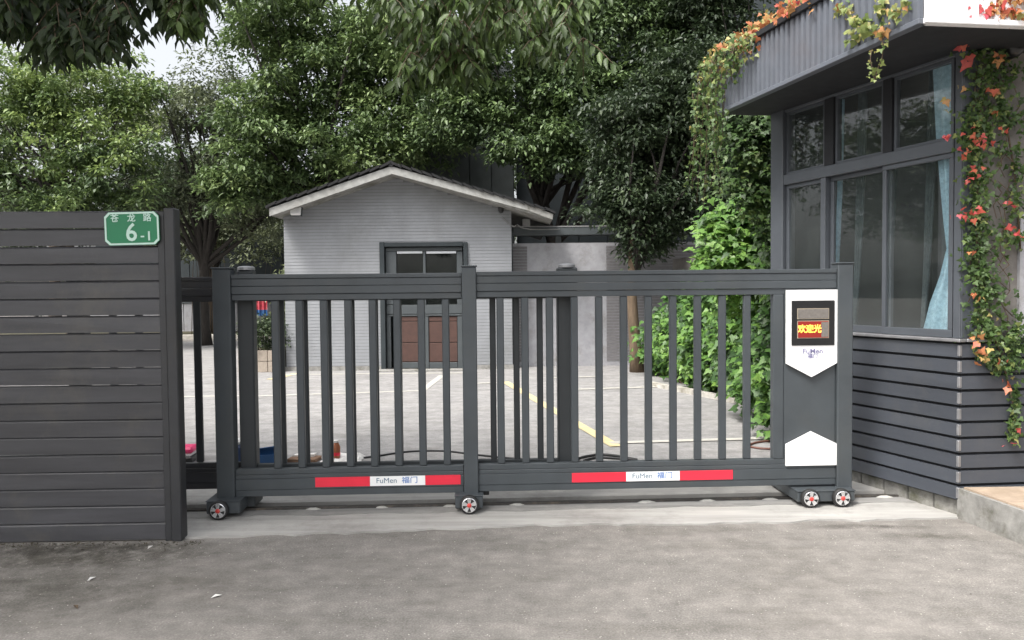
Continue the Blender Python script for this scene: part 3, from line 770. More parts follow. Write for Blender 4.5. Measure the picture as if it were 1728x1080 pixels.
# desk in the room, curtains
def curtain(pts_u, y, z0, z1, m_, name='curtain', waist=None):
    """folded cloth between two edges given per height"""
    n = 26; rows_ = 10; vs = []
    for j in range(rows_+1):
        f = j/rows_; z = z0+(z1-z0)*f; ua, ub = pts_u(f)
        for i in range(n+1):
            s = i/n; vs.append((ua+(ub-ua)*s, y+.02*math.sin(s*6*math.pi+f), z))
    fs = [(j*(n+1)+i, j*(n+1)+i+1, (j+1)*(n+1)+i+1, (j+1)*(n+1)+i) for j in range(rows_) for i in range(n)]
    o = MB().add(vs, fs).build(name, m_, gh, smooth=True); return o
KN = [(0, su(1544)), (.12, su(1557)), (.27, su(1584)), (.42, su(1576)), (.72, su(1564)), (1, su(1558))]
def near_curtain(f):
    for (f0, a0), (f1, a1) in zip(KN, KN[1:]):
        if f <= f1: return (.045, a0+(a1-a0)*(f-f0)/(f1-f0))
    return (.045, KN[-1][1])
curtain(near_curtain, -.085, zl0+.05, z_top-.02, M['curtain_thin'])
for a, b, m_ in ((su(1389),su(1385),'curtain'),(su(1428),su(1416),'net'),(su(1545),su(1532),'net'),(su(1480),su(1474),'net'),(su(1367),su(1364),'net')):
    curtain(lambda f, a=a, b=b: (a+.10*(1-f)**2, b+.06*(1-f)), -.2, zl0+.03, z_top-.03, M[m_+'_thin'])
MB().cbox(.7, 1.5, -1.0, -.6, .82, .86, .01).build('desk', M['door_frame'], gh)
# canopy
CA = atY(1558, 36, 4.60); CB = atY(1211, 199, 6.95)
zc = (CA.z+CB.z)/2
CAx, CBx = Vector((CA.x, CA.y, 0)), Vector((CB.x, CB.y, 0))
cd = (CBx-CAx).normalized(); CL = (CBx-CAx).length; cdp = math.atan2(cd.y, cd.x)
can = empty('canopy', (CA.x, CA.y, zc)); can.parent = None
can.rotation_euler = (0, 0, cdp)
bpy.data.objects.remove(can)
gl = gh.matrix_world
import mathutils
ghm = Matrix.Translation((gc.x, gc.y, 0)) @ Matrix.Rotation(R(90)+SD, 4, 'Z'); ghi = ghm.inverted()
la = ghi @ Vector((CA.x, CA.y, zc)); lrot = cdp-(R(90)+SD)
fh = .47
def can_part(mb, nm, m_, rot=lrot): return mb.build(nm, m_, gh, tuple(la), (0,0,rot))
# corrugated face: x along the edge (away), y outward to the left is +
mb = MB(); n = int(CL/.065); s = CL/n; pr = []
for i in range(n):
    x = i*s; pr += [(x, 0.0), (x+s*.34, 0.0), (x+s*.44, .016), (x+s*.9, .016)]
pr.append((CL, 0.0))
vs = [(x, y, .035) for x, y in pr]+[(x, y, fh) for x, y in pr]; k = len(pr)
mb.add(vs, [(i, i+1, i+1+k, i+k) for i in range(k-1)])
can_part(mb, 'corrugated_panel', M['fascia'])
can_part(MB().cbox(0, CL, -.03, .03, 0, .034, .004), 'lower_trim', M['fascia'])
can_part(MB().cbox(0, CL, -.05, .04, fh+.001, fh+.05, .004), 'upper_trim', M['soffit'])
can_part(MB().box(.01, CL-.01, -.03, -.012, .035, fh), 'canopy_edge', M['soffit'])
FR2 = R(7.5)-(R(90)+SD)
mb = MB(); n2 = 37; s = .07; pr = []
for i in range(n2):
    x = .004+i*s; pr += [(x, 0.0), (x+s*.34, 0.0), (x+s*.44, -.014), (x+s*.9, -.014)]
k = len(pr); mb.add([(x, y, .035) for x, y in pr]+[(x, y, fh) for x, y in pr], [(i, i+1, i+1+k, i+k) for i in range(k-1)])
can_part(mb, 'white_fascia', M['fascia_white'], FR2)
can_part(MB().cbox(.0, 2.6, -.028, .03, 0, .034, .004), 'lower_trim', M['fascia_white'], FR2)
# soffit + roof deck (polygon in gh space)
a = Vector((0,0,0)); b_ = Matrix.Rotation(lrot,3,'Z') @ Vector((CL,0,0)); d_ = Matrix.Rotation(FR2,3,'Z') @ Vector((2.6,0,0))
c_ = b_ + d_*1.0
poly = [(p.x+la.x, p.y+la.y) for p in (a, d_, c_, b_)]
cen = sum((Vector((p[0],p[1],0)) for p in poly), Vector())/4
poly2 = [(cen.x+(p[0]-cen.x)*.985, cen.y+(p[1]-cen.y)*.985) for p in poly]
MB().slab(poly2, zc+.01, zc+.03).build('soffit', M['soffit'], gh)
MB().slab(poly2, zc+fh-.03, zc+fh-.005).build('roof_deck', M['soffit'], gh)
# lamp on the front wall
wl = empty('wall_lamp', FRONT.world(FRONT.U(1706,80,-.02), -.0, FRONT.uz(1706,84)[1]), FY); tag(wl, 'round black bulkhead lamp with pale rim under the white fascia', 'lamp')
MB().lathe([(0,-.10),(.05,-.09),(.065,-.05),(.065,0)], (0,0,0), 'y', 20).build('lamp_body', M['black'], wl, smooth=True)
MB().tube([(.07*math.cos(t), -.05, .07*math.sin(t)) for t in [k*math.pi/8 for k in range(9)]], .006, 6).build('rim', M['alu'], wl, smooth=True)
# raised step
pst = [(gc.x, gc.y), (gc.x+.145*1.9*1.0, gc.y-1.9), (gc.x+4, gc.y-1.9), (gc.x+4, gc.y+.35)]
mb = MB(); mb.slab([(gc.x-.01, gc.y-.01), (gc.x+.27, gc.y-1.9), (gc.x+4, gc.y-1.9), (gc.x+4, gc.y+.3)], -.05, .205)
st = mb.build('raised_step', M['old_concrete']); tag(st, 'low concrete step with sandy tiled top in front of the guard house', 'step')
e1 = Vector((.28, -1.9, 0)); 
for j in range(5):
    for i in range(6):
        f0, f1 = j/5, (j+1)/5
        y0, y1 = gc.y-.03-1.86*f1, gc.y-.03-1.86*f0
        xo = gc.x+.02+.28*(f0+f1)/2; w = .36
        if i == 0: pass
        x0 = xo+i*w; x1 = x0+w-.006
        MB().add([(x0+(.028 if i == 0 else 0),y0+.003,.206),(x1,y0+.003,.206),(x1,y1-.003,.206),(x0-(.028 if i == 0 else 0),y1-.003,.206),
                  (x0+(.028 if i == 0 else 0),y0+.003,.218),(x1,y0+.003,.218),(x1,y1-.003,.218),(x0-(.028 if i == 0 else 0),y1-.003,.218)],
                 [(0,3,2,1),(4,5,6,7),(0,1,5,4),(1,2,6,5),(2,3,7,6),(3,0,4,7)]).build('tile', M['step_tile'], st)

# ------------------------------------------------------------------ slatted fence on the left
fp = ground(296, 912); fp0 = ground(0, 917)
FENCE = Frame((fp.x, fp.y, 0), math.atan2(fp.y-fp0.y, fp.x-fp0.x))
fe = empty('slatted_fence', (fp.x, fp.y, 0), FENCE.yaw); tag(fe, 'charcoal horizontal board fence at the left of the gateway', 'fence')
f_top = FENCE.uz(150, 355)[1]
fu = lambda px: FENCE.U(px, 600)
np_ = 19; pit = (f_top-.012)/np_
PL_R = fu(272)
rng = random.Random(2)
for i in range(np_):
    z0 = .012+i*pit; t = pit-.0045
    sag = rng.uniform(-.003, .003)
    mb = MB(); vs = []
    for x, dz in ((-4.2, 0), (-2.2, sag), (-1.1, -sag), (PL_R, 0)):
        w1, w2 = rng.uniform(-.002,.002), rng.uniform(-.002,.002); vs += [(x, -.003+w1, z0+dz), (x, .001+w2, z0+t-.011+dz), (x, .010, z0+t+dz), (x, .034, z0+t+dz), (x, .034, z0+dz)]
    fs = [(0,1,2,3,4), (19,18,17,16,15)]
    for k in range(3):
        for e in range(5): fs.append((k*5+e, (k+1)*5+e, (k+1)*5+(e+1) % 5, k*5+(e+1) % 5))
    mb.add(vs, [f[::-1] for f in fs]); mb.build('plank', M['plank'], fe)
MB().cbox(PL_R+.001, fu(284), -.012, .03, 0, f_top-.01, .004).build('edge_profile', M['fence_post'], fe)
MB().cbox(fu(284)+.001, fu(302), -.025, .07, 0, f_top+.01, .006).build('post', M['fence_post'], fe)
for x in (-1.35, -2.9): MB().box(x, x+.06, .0345, .07, 0, f_top-.02).build('post', M['fence_post'], fe)
# street number sign
sg0 = FENCE.uz(177, 414, -.03); sg1 = FENCE.uz(268, 357, -.03)
scx, scz = (sg0[0]+sg1[0])/2, (sg0[1]+sg1[1])/2; sw, sh = (sg1[0]-sg0[0]), (sg1[1]-sg0[1])
sg = empty('street_number_sign', FENCE.world(scx, -.03, scz), FENCE.yaw)
tag(sg, 'green enamel street number plate 6-1 screwed to the charcoal fence', 'sign')
sg.rotation_euler = (0, R(-1.0), FENCE.yaw)
def cut(w, h, c): return [(-w+c,-h),(w-c,-h),(w,-h+c),(w,h-c),(w-c,h),(-w+c,h),(-w,h-c),(-w,-h+c)]
MB().prism(cut(sw/2, sh/2, .028), 0, .008).build('plate', M['sign_green'], sg)
o1, i1 = cut(sw/2-.002, sh/2-.002, .027), cut(sw/2-.013, sh/2-.013, .025)
mb = MB(); mb.add([(x,-.0015,z) for x,z in o1]+[(x,-.0015,z) for x,z in i1], [(i,(i+1)%8,(i+1)%8+8,i+8) for i in range(8)]); mb.build('border', M['sign_white'], sg)
def text(nm, body, size, material, parent, x, y, z, sx=1.0, bold=0.0, align='CENTER', shear=0):
    cu = bpy.data.curves.new(nm, 'FONT'); cu.body = body; cu.size = size; cu.align_x = align; cu.align_y = 'CENTER'; cu.extrude = .0006; cu.offset = bold; cu.shear = shear; cu.resolution_u = 3
    t = bpy.data.objects.new(nm, cu); COL.objects.link(t)
    dg = bpy.context.evaluated_depsgraph_get(); me = bpy.data.meshes.new_from_object(t.evaluated_get(dg))
    bpy.data.objects.remove(t); me.name = nm; me.materials.clear(); me.materials.append(material)
    o = link(nm, me, parent, (x, y, z), (R(90), 0, 0)); o.scale = (sx, 1, 1); return o
for ch, fx in (('苍', -.305), ('龙', .0), ('路', .29)):
    text('lettering', ch, .052, M['sign_white'], sg, fx*sw, -.002, sh*.30, bold=.0008)
text('lettering', '6', .155, M['sign_white'], sg, -.01*sw, -.002, -sh*.14, sx=.95, bold=.0022)
text('lettering', '-', .08, M['sign_white'], sg, .19*sw, -.002, -sh*.22, bold=.001)
text('lettering', '1', .078, M['sign_white'], sg, .31*sw, -.002, -sh*.25, bold=.002)

# ------------------------------------------------------------------ sliding gate
def gz(px, py, v=0): return GATE.uz(px, py, v)[1]
Z = dict(post_t=gz(800,448), rail_t=gz(1000,457), r1=gz(1000,464), r2=gz(1000,490), rail_b=gz(1000,500), bt=gz(1000,779), b1=gz(1000,788), b2=gz(1000,795), b3=gz(1000,813), bb=gz(1000,824), post_b=.125)
bal_me = None
def top_rail(u0, u1, dz=0, d=.03):
    mb = MB(); z = lambda k: Z[k]+dz
    mb.cbox(u0, u1, -d-.006, d+.006, z('r1'), z('rail_t'), .003)
    mb.cbox(u0, u1, -d, d, (z('r1')+z('r2'))/2+.002, z('r1')-.001, .003); mb.cbox(u0, u1, -d-.002, d+.002, z('r2')+.001, (z('r1')+z('r2'))/2, .003)
    mb.cbox(u0, u1, -d+.006, d-.006, z('rail_b'), z('r2'), .003); return mb
def bottom_rail(u0, u1, dz=0, d=.03):
    mb = MB(); z = lambda k: Z[k]+dz
    mb.cbox(u0, u1, -d+.004, d-.004, z('b1'), z('bt'), .003); mb.cbox(u0, u1, -d-.001, d+.001, z('b2'), z('b1')-.001, .003)
    mb.cbox(u0, u1, -d-.003, d+.003, z('b3')+.001, z('b2')-.001, .002); mb.cbox(u0, u1, -d, d, z('bb'), z('b3'), .003); return mb
def post(u0, u1, root, d=.055, zb=None, zt=None, m_='gate'):
    zt = zt or Z['post_t']; zb = Z['post_b'] if zb is None else zb
    o = MB().cbox(u0, u1, -d, d, zb, zt-.012, .006).build('post', M[m_], root)
    MB().cbox(u0-.006, u1+.006, -d-.006, d+.006, zt-.0115, zt, .005).build('post_cap', M[m_], o)
    return o
def balusters(root, us, m_='gate', w=.026, d=.018, dz=0):
    global bal_me
    key = MB().cbox(-w, w, -d, d, Z['bt']+dz-.02+.0205, Z['rail_b']+dz-.001, .006).mesh('baluster', M[m_])
    for u in us: link('baluster', key, root, (u, 0, 0))
wheel_cache = {}
def wheel(root, u, v, r=.066):
    w = empty('wheel', (u, v, .012+r)); w.parent = root
    if 'tyre' not in wheel_cache:
        wheel_cache['tyre'] = MB().lathe([(r*.70,-.018),(r*.93,-.018),(r,-.010),(r,.014),(r*.93,.02),(r*.4,.02)], (0,0,0), 'y', 28).mesh('tyre', M['rubber'], True)
        mb = MB(); n = 30                                       # rim ring plus five flared spokes
        ro, ri = r*.80, r*.70
        for k in range(n):
            a0, a1 = 2*math.pi*k/n, 2*math.pi*(k+1)/n
            c0, s0, c1, s1 = math.cos(a0), math.sin(a0), math.cos(a1), math.sin(a1)
            mb.add([(ro*c0,-.017,ro*s0),(ro*c1,-.017,ro*s1),(ri*c1,-.021,ri*s1),(ri*c0,-.021,ri*s0),(ri*c0,-.012,ri*s0),(ri*c1,-.012,ri*s1)], [(0,1,2,3),(3,2,5,4)])
        for k in range(5):
            a = math.pi/2+2*math.pi*k/5; rad = Vector((math.cos(a),0,math.sin(a))); tan = Vector((-math.sin(a),0,math.cos(a)))
            p = [rad*r*.22-tan*r*.13, rad*r*.22+tan*r*.13, rad*r*.74+tan*r*.25, rad*r*.74-tan*r*.25]
            q = [(x.x,-.024,x.z) for x in p]+[(x.x,-.014,x.z) for x in p]
            mb.add(q, [(0,1,2,3),(7,6,5,4),(0,4,5,1),(1,5,6,2),(2,6,7,3),(3,7,4,0)])
        wheel_cache['rim'] = mb.mesh('rim', M['chrome'])
        wheel_cache['disc'] = MB().lathe([(r*.72,-.0135),(r*.72,-.012)], (0,0,0), 'y', 24).mesh('brake_disc', M['black'])
        wheel_cache['hub'] = MB().lathe([(0.001,-.031),(r*.18,-.030),(r*.24,-.026),(r*.24,-.014)], (0,0,0), 'y', 18).mesh('hub', M['red_plastic'], True)
    for nm in ('tyre','rim','brake_disc','hub'): link(nm, wheel_cache['disc' if nm == 'brake_disc' else nm], w)
    return w
def carriage(root, u0, u1, v0, v1, wheels, z1=.13, z0=.045):
    o = MB().cbox(u0, u1, v0, v1, z0, z1, .006).build('wheel_carriage', M['gate'], root)
    MB().cbox(u0-.004, u1+.004, v0-.004, v1+.004, z1+.0005, z1+.006, .002).build('cover_plate', M['gate'], o)
    for k, u in enumerate(wheels):
        wheel(root, u, v0-.022)
        b = MB().lathe([(.066*.7,-.018),(.066*.93,-.018),(.066,-.01),(.066,.014),(.066*.9,.02)], (0,0,0), 'y', 24).build('rear_wheel', M['rubber'], root, (u, v1-.03, .030+.066 if v1 > .16 else .078), smooth=True)
def sticker(root, pr0, pw0, pw1, pr1, yt, yb, v):
    us = [GATE.U(p, 806) for p in (pr0, pw0, pw1, pr1)]
    zc_ = (gz(1000, 796)+gz(1000, 811))/2; h = .034
    for a, b, m_, nm in ((us[0],us[1],'red_tape','warning_tape'),(us[1],us[2],'white','brand_label'),(us[2],us[3],'red_tape','warning_tape')):
        o = MB().box(a+.0005, b-.0005, v-.0015, v, zc_-h, zc_+h).build(nm, M[m_], root)
        if m_ == 'white':
            c = (a+b)/2; w = b-a
            text('lettering', 'FuMen', .052, M['teal_ink'], o, c-w*.20, v-.0025, zc_+.002, sx=1.05)
            text('lettering', '福门', .050, M['blue_ink'], o, c+w*.22, v-.0025, zc_+.002, sx=1.15, bold=.0002)
# --- main leaf (right)
g1 = empty('gate_leaf', GATE.world(0, 0), GATE.yaw)
tag(g1, 'front right leaf of the grey sliding gate with white display badge and red tape', 'gate', 'leaves of the sliding gate')
uA0, uA1 = GATE.U(779.5), GATE.U(804); uB0, uB1 = GATE.U(1408.5), GATE.U(1434)
uC = GATE.U(1303)
post(uA0, uA1, g1); post(uB0, uB1, g1, zb=.10)
top_rail(uA1+.001, uB0-.001).build('top_rail', M['gate'], g1); bottom_rail(uA1+.001, uB0-.001).build('bottom_rail', M['gate'], g1)
balusters(g1, [GATE.U(843.5+41.65*k) for k in range(11)])
MB().cbox(uC, uC+.075, -.028, .028, Z['bt']+.001, Z['rail_b']-.001, .005).build('stile', M['gate'], g1)
MB().cbox(uC+.076, uB0-.002, -.022, .022, Z['bt']+.001, Z['rail_b']-.001, .003).build('side_panel', M['gate'], g1)
# badge
def bz(py): return gz(1365, py)
bu0, bu1 = GATE.U(1322.5), GATE.U(1408); bm = (bu0+bu1)/2
zz = [bz(489), bz(612), bz(635)]
bd = MB().prism([(bu0,zz[1]),(bm,zz[2]),(bu1,zz[1]),(bu1,zz[0]),(bu0,zz[0])], -.048, -.034).build('badge_plate', M['white'], g1)
bd2 = MB().prism([(bu0,bz(783)),(bu1,bz(783)),(bu1,bz(747)),(bm,bz(726)),(bu0,bz(747))], -.048, -.034).build('badge_plate', M['white'], g1)
MB().box(bu0+.01, bu1-.01, -.034, -.0225, zz[1], zz[0]-.01).build('badge_spacer', M['gate_dark'], g1)
MB().box(bu0+.01, bu1-.01, -.034, -.0225, bz(780), bz(750)).build('badge_spacer', M['gate_dark'], g1)
sc_ = MB().cbox(GATE.U(1331), GATE.U(1403), -.056, -.0485, bz(582), bz(507), .003).build('display', M['black'], g1)
def frame_box(parent, px0, px1, py0, py1, y, m1, m2, f=.005):
    a, b, c, d = GATE.U(px0), GATE.U(px1), bz(py1), bz(py0)
    MB().box(a, b, y-.002, y, c, d).build('screen_frame', M['card2'], parent); return MB().box(a+f, b-f, y-.004, y-.0021, c+f, d-f).build('screen', M[m2], parent)
M['card2'] = mat('tan bezel', (.34,.29,.22), 0.5, var=0.1, bumpv=0)
M['screen_grey'] = mat('grey unlit screen', (.17,.155,.14), 0.4, var=0.15, scale=60, bumpv=0)
frame_box(sc_, 1340, 1393, 520, 538, -.0565, '', 'screen_grey')
frame_box(sc_, 1340, 1393, 540.5, 570, -.0565, '', 'led_red')
MB().box(GATE.U(1380), GATE.U(1391.5), -.0625, -.0606, bz(568), bz(543)).build('screen', M['screen_grey'], sc_)
text('lettering', '欢迎光', .062, M['led'], sc_, GATE.U(1360.5), -.0622, bz(555), sx=.92, bold=.0016)
text('lettering', 'FuMen', .050, M['violet'], g1, GATE.U(1367), -.0492, bz(592), sx=1.1, bold=.0008)
text('lettering', '福门', .036, M['violet'], g1, GATE.U(1367), -.0492, bz(600.5), bold=.0008)
sticker(g1, 964, 1055, 1145, 1234, 796, 811, -.034)
carriage(g1, GATE.U(768,850,-.12), GATE.U(815,850,-.12), -.12, .12, [GATE.U(792,855,-.14)])
carriage(g1, GATE.U(1346,850,-.14), GATE.U(1443,850,-.14), -.14, .40, [GATE.U(1367,850,-.16), GATE.U(1420,850,-.16)], z1=.118)
MB().cbox(GATE.U(812), GATE.U(822), .02, .06, .10, .15, .004).build('stop_bolt', M['black'], g1)
# --- left leaf
g2 = empty('gate_leaf', GATE.world(0, .012), GATE.yaw)
tag(g2, 'front left leaf of the grey sliding gate, its red tape ending at the middle post', 'gate', 'leaves of the sliding gate')
uD0, uD1 = GATE.U(361.5), GATE.U(391.5)
post(uD0, uD1, g2, zb=.12)
top_rail(uD1+.001, uA0-.002, dz=-.006).build('top_rail', M['gate'], g2); bottom_rail(uD1+.001, uA0-.002, dz=-.006).build('bottom_rail', M['gate'], g2)
balusters(g2, [GATE.U(463+41.2*k) for k in range(8)], dz=-.006)
sticker(g2, 533, 625, 718, 777.5, 796, 813, -.034)
carriage(g2, GATE.U(347,860,-.14), GATE.U(404,860,-.14), -.14, .14, [GATE.U(368.5,868,-.16)])
mb = MB(); mb.cbox(GATE.U(395), GATE.U(409), .03, .1, .05, .17, .006); mb.tube([(GATE.U(405),.06,.16),(GATE.U(412),.06,.13),(GATE.U(406),.05,.07)], .012, 6); mb.build('drive_motor', M['black'], g2)
# --- leaf behind
g3 = empty('gate_leaf', GATE.world(0, .14), GATE.yaw)
tag(g3, 'middle gate leaf behind the front bars, its two wide posts with pale round caps', 'gate', 'leaves of the sliding gate')
V3 = .14
u = lambda p: GATE.U(p, 600, V3)
zt3 = gz(700, 446.5, V3)
for a, b in ((405,432),(940,974)):
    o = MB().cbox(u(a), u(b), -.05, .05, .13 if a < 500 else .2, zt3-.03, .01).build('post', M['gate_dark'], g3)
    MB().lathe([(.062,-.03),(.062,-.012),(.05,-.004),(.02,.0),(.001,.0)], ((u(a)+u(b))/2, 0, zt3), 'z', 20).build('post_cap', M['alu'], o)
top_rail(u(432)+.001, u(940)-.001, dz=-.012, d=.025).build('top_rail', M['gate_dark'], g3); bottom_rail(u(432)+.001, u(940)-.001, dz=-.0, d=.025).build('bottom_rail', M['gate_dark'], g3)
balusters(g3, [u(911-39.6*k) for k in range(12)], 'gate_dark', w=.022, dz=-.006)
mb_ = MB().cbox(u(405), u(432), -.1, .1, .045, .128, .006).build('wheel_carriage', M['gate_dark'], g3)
# --- rearmost leaf at far left
g4 = empty('gate_leaf', GATE.world(0, .27), GATE.yaw)
tag(g4, 'dark rearmost leaf of the sliding gate running behind the board fence', 'gate', 'leaves of the sliding gate')
u4 = lambda p: GATE.U(p, 600, .27)
top_rail(u4(150), u4(404), dz=-.014, d=.02).build('top_rail', M['plank'], g4); bottom_rail(u4(150), u4(404), dz=-.012, d=.02).build('bottom_rail', M['plank'], g4)  # rails borrow the dark board colour to stand in for shade
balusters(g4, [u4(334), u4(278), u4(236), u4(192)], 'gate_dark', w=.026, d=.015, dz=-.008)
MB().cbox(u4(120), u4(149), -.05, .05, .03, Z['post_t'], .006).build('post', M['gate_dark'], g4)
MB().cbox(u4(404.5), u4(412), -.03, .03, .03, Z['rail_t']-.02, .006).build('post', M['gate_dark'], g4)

# ------------------------------------------------------------------ things lying in the yard
def gp(px, py, z=0.004): p = ground(px, py, z); return (p.x, p.y, z)
o = empty('plastic_tub', gp(312, 779), .1); tag(o, 'pink lidded tub on a dark tray behind the rearmost gate leaf', 'tub')
MB().cbox(-.22,.09,-.1,.1,.0,.06,.01).build('tray', M['black'], o); MB().cbox(-.2,.08,-.09,.09,.0605,.09,.01).build('tub_body', M['white'], o)
MB().cbox(-.22,.10,-.1,.1,.0905,.15,.02).build('lid', M['pink'], o)
o = empty('carry_bag', gp(399, 781), .05); tag(o, 'navy tool bag with a white bundle on top beside the left gate post', 'bag')
MB().cbox(-.07,.06,-.08,.08,0,.17,.02).build('bag_body', M['navy'], o); MB().cbox(-.06,.05,-.06,.06,.171,.22,.02).build('bundle', M['paper'], o)
MB().tube([(-.06,0,.15),(-.03,-.09,.1),(.03,-.09,.1),(.05,0,.15)], .008, 6).build('handle', M['black'], o)
o = empty('tool_box', gp(458, 783), R(14)); tag(o, 'open blue tool box on the ground behind the gate bars', 'toolbox')
mb = MB(); mb.box(-.13,.13,-.08,.08,0,.01).box(-.13,.13,-.08,-.072,.01,.10).box(-.13,.13,.072,.08,.01,.13).box(-.13,-.122,-.072,.072,.01,.11).box(.122,.13,-.072,.072,.01,.11)
mb.build('tray', M['blue'], o); MB().prism([(-.13,.131),(.13,.131),(.13,.16),(-.13,.135)], .06, .08).build('lid', M['blue'], o)
def crumple(name, label, cat, px, py, w, d, h, m_, seed, rz=0):
    r2 = random.Random(seed); o = empty(name, gp(px, py), rz); tag(o, label, cat)
    n = 8; vs = []; 
    for j in range(n+1):
        for i in range(n+1):
            x = (i/n-.5)*w; y = (j/n-.5)*d; e = max(abs(i/n-.5), abs(j/n-.5))*2
            vs.append((x+r2.uniform(-1,1)*w/n*.3, y+r2.uniform(-1,1)*d/n*.3, .006+(1-e**3)*h*r2.uniform(.5,1)))
    MB().add(vs, [(j*(n+1)+i, j*(n+1)+i+1, (j+1)*(n+1)+i+1, (j+1)*(n+1)+i) for j in range(n) for i in range(n)]).build('sheet', M[m_], o)
    return o
crumple('paper_wrap', 'crumpled white wrapping under the amber bottle', 'packaging', 572, 776, .30, .34, .055, 'paper', 1)
crumple('paper_wrap', 'white crumpled sheet lying just right of the amber bottle', 'packaging', 596, 776, .18, .3, .06, 'paper', 4)
o = empty('carton', gp(525, 778), R(-6)); tag(o, 'flattened brown carton left of the amber bottle', 'carton')
MB().cbox(-.2,.07,-.09,.09,0,.035,.004).build('carton_body', M['card'], o); MB().prism([(-.2,.036),(.02,.036),(.02,.06),(-.18,.048)], .02,.09).build('flap', M['paper'], o)
o = empty('bottle', gp(568, 779)); tag(o, 'amber bottle with pale cap standing behind the gate bars', 'bottle')
MB().lathe([(.001,0.03),(.032,.03),(.036,.05),(.036,.14),(.022,.17),(.018,.18)], (0,0,0), 'z', 16).build('bottle_body', M['copper'], o, smooth=True)
MB().lathe([(.024,.1805),(.024,.20),(.001,.202)], (0,0,0), 'z', 14).build('cap', M['paper'], o); MB().lathe([(.0365,.06),(.0365,.09)], (0,0,0), 'z', 16).build('label_band', M['red_tape'], o)
def cable(name, label, pts, r_, m_, cat='cable'):
    P = [Vector(gp(x, y, .004+r_)) for x, y in pts]; base = P[0].copy(); base.z = 0.0
    Q = []
    for i in range(len(P)-1):
        p0, p1, p2, p3 = P[max(i-1,0)], P[i], P[i+1], P[min(i+2,len(P)-1)]
        for k in range(5):
            t = k/5; Q.append(0.5*((2*p1)+(p2-p0)*t+(2*p0-5*p1+4*p2-p3)*t*t+(3*p1-p0-3*p2+p3)*t**3)-base)
    Q.append(P[-1]-base)
    o = empty(name, base); tag(o, label, cat); MB().tube(Q, r_, 7).build('cable_run', M[m_], o, smooth=True)
cable('cable', 'long black cable arching across the yard behind the middle post', [(608,773),(640,769),(690,762),(750,761),(800,767),(860,773),(900,776)], .009, 'cable')
cable('cable', 'straight black cable lying close behind the lower rail right of the middle post', [(805,775),(860,776),(930,777),(1000,779)], .008, 'cable')
cable('cable', 'small loop of black cable behind the right gate leaf', [(972,775),(990,770),(1015,767),(1040,769),(1060,773),(1075,776),(1050,774),(1010,772),(985,777)], .012, 'cable')
cable('hose', 'brown hose loop behind the bars next to the display panel', [(1262,752),(1275,747),(1300,744),(1330,746),(1330,756),(1290,757),(1266,754)], .011, 'hose', 'hose')
# fallen leaves and stones on the street
for (px, py, lab, tt) in ((147,981,'pale curled scrap on the asphalt below the fence','paper'),(355,1010,'small whitish scrap on the asphalt at the lower left','paper'),(131,1028,'dark red fallen leaf on the asphalt at the lower left','stem'),(249,927,'white chip on the asphalt near the foot of the fence post','paper')):
    p = gp(px, py, 0.0); o = empty('fallen_scrap', p, random.uniform(0,3)); tag(o, lab, 'litter')
    MB().add([(0,0,.002),(.03,.012,.012),(.06,0,.004),(.03,-.012,.010)], [(0,1,2),(0,2,3)]).build('scrap', M[tt], o)
def stain_shade_mat(name, col):
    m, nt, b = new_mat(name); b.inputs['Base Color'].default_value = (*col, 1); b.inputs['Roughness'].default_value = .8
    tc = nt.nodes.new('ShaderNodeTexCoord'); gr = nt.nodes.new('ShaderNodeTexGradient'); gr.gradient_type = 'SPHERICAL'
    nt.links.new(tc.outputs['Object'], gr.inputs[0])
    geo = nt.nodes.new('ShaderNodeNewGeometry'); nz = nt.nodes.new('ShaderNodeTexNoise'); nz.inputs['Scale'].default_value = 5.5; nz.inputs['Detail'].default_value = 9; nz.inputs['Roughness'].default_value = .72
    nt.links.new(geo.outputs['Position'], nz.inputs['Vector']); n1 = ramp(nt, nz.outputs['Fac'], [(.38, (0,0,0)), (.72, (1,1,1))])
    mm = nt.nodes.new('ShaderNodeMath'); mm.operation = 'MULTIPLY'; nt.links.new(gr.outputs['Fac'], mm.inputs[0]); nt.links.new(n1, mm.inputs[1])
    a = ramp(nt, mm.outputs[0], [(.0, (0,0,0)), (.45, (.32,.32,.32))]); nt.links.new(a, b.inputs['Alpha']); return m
M['stain'] = stain_shade_mat('dark stain and shade', (.05,.045,.035)); M['stain_shade_soft'] = stain_shade_mat('soft grime and shade', (.085,.078,.06))
for k_, (px, py, wx, wy, m_) in enumerate(((1430,889,.34,.07,'stain'),(1520,889,.3,.05,'stain'),(1560,905,.4,.09,'stain_shade_soft'),(60,945,1.1,.26,'stain_shade_soft'),(190,940,.9,.24,'stain_shade_soft'),(30,1000,1.5,.45,'stain_shade_soft'),(150,925,.9,.14,'stain'),(60,930,.9,.14,'stain'),(620,812,.3,.08,'stain_shade_soft'),(437,858,.12,.05,'stain'))):  # left patches: moss and dirt, plus the tree's shade put into colour
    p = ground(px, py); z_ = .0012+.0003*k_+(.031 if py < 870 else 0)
    o = MB().add([(-1,-1,0),(1,-1,0),(1,1,0),(-1,1,0)], [(0,1,2,3)]).build('ground_stain_shade', M[m_]); o.location = (p.x, p.y, z_); o.scale = (wx, wy, 1); o['kind'] = 'structure'
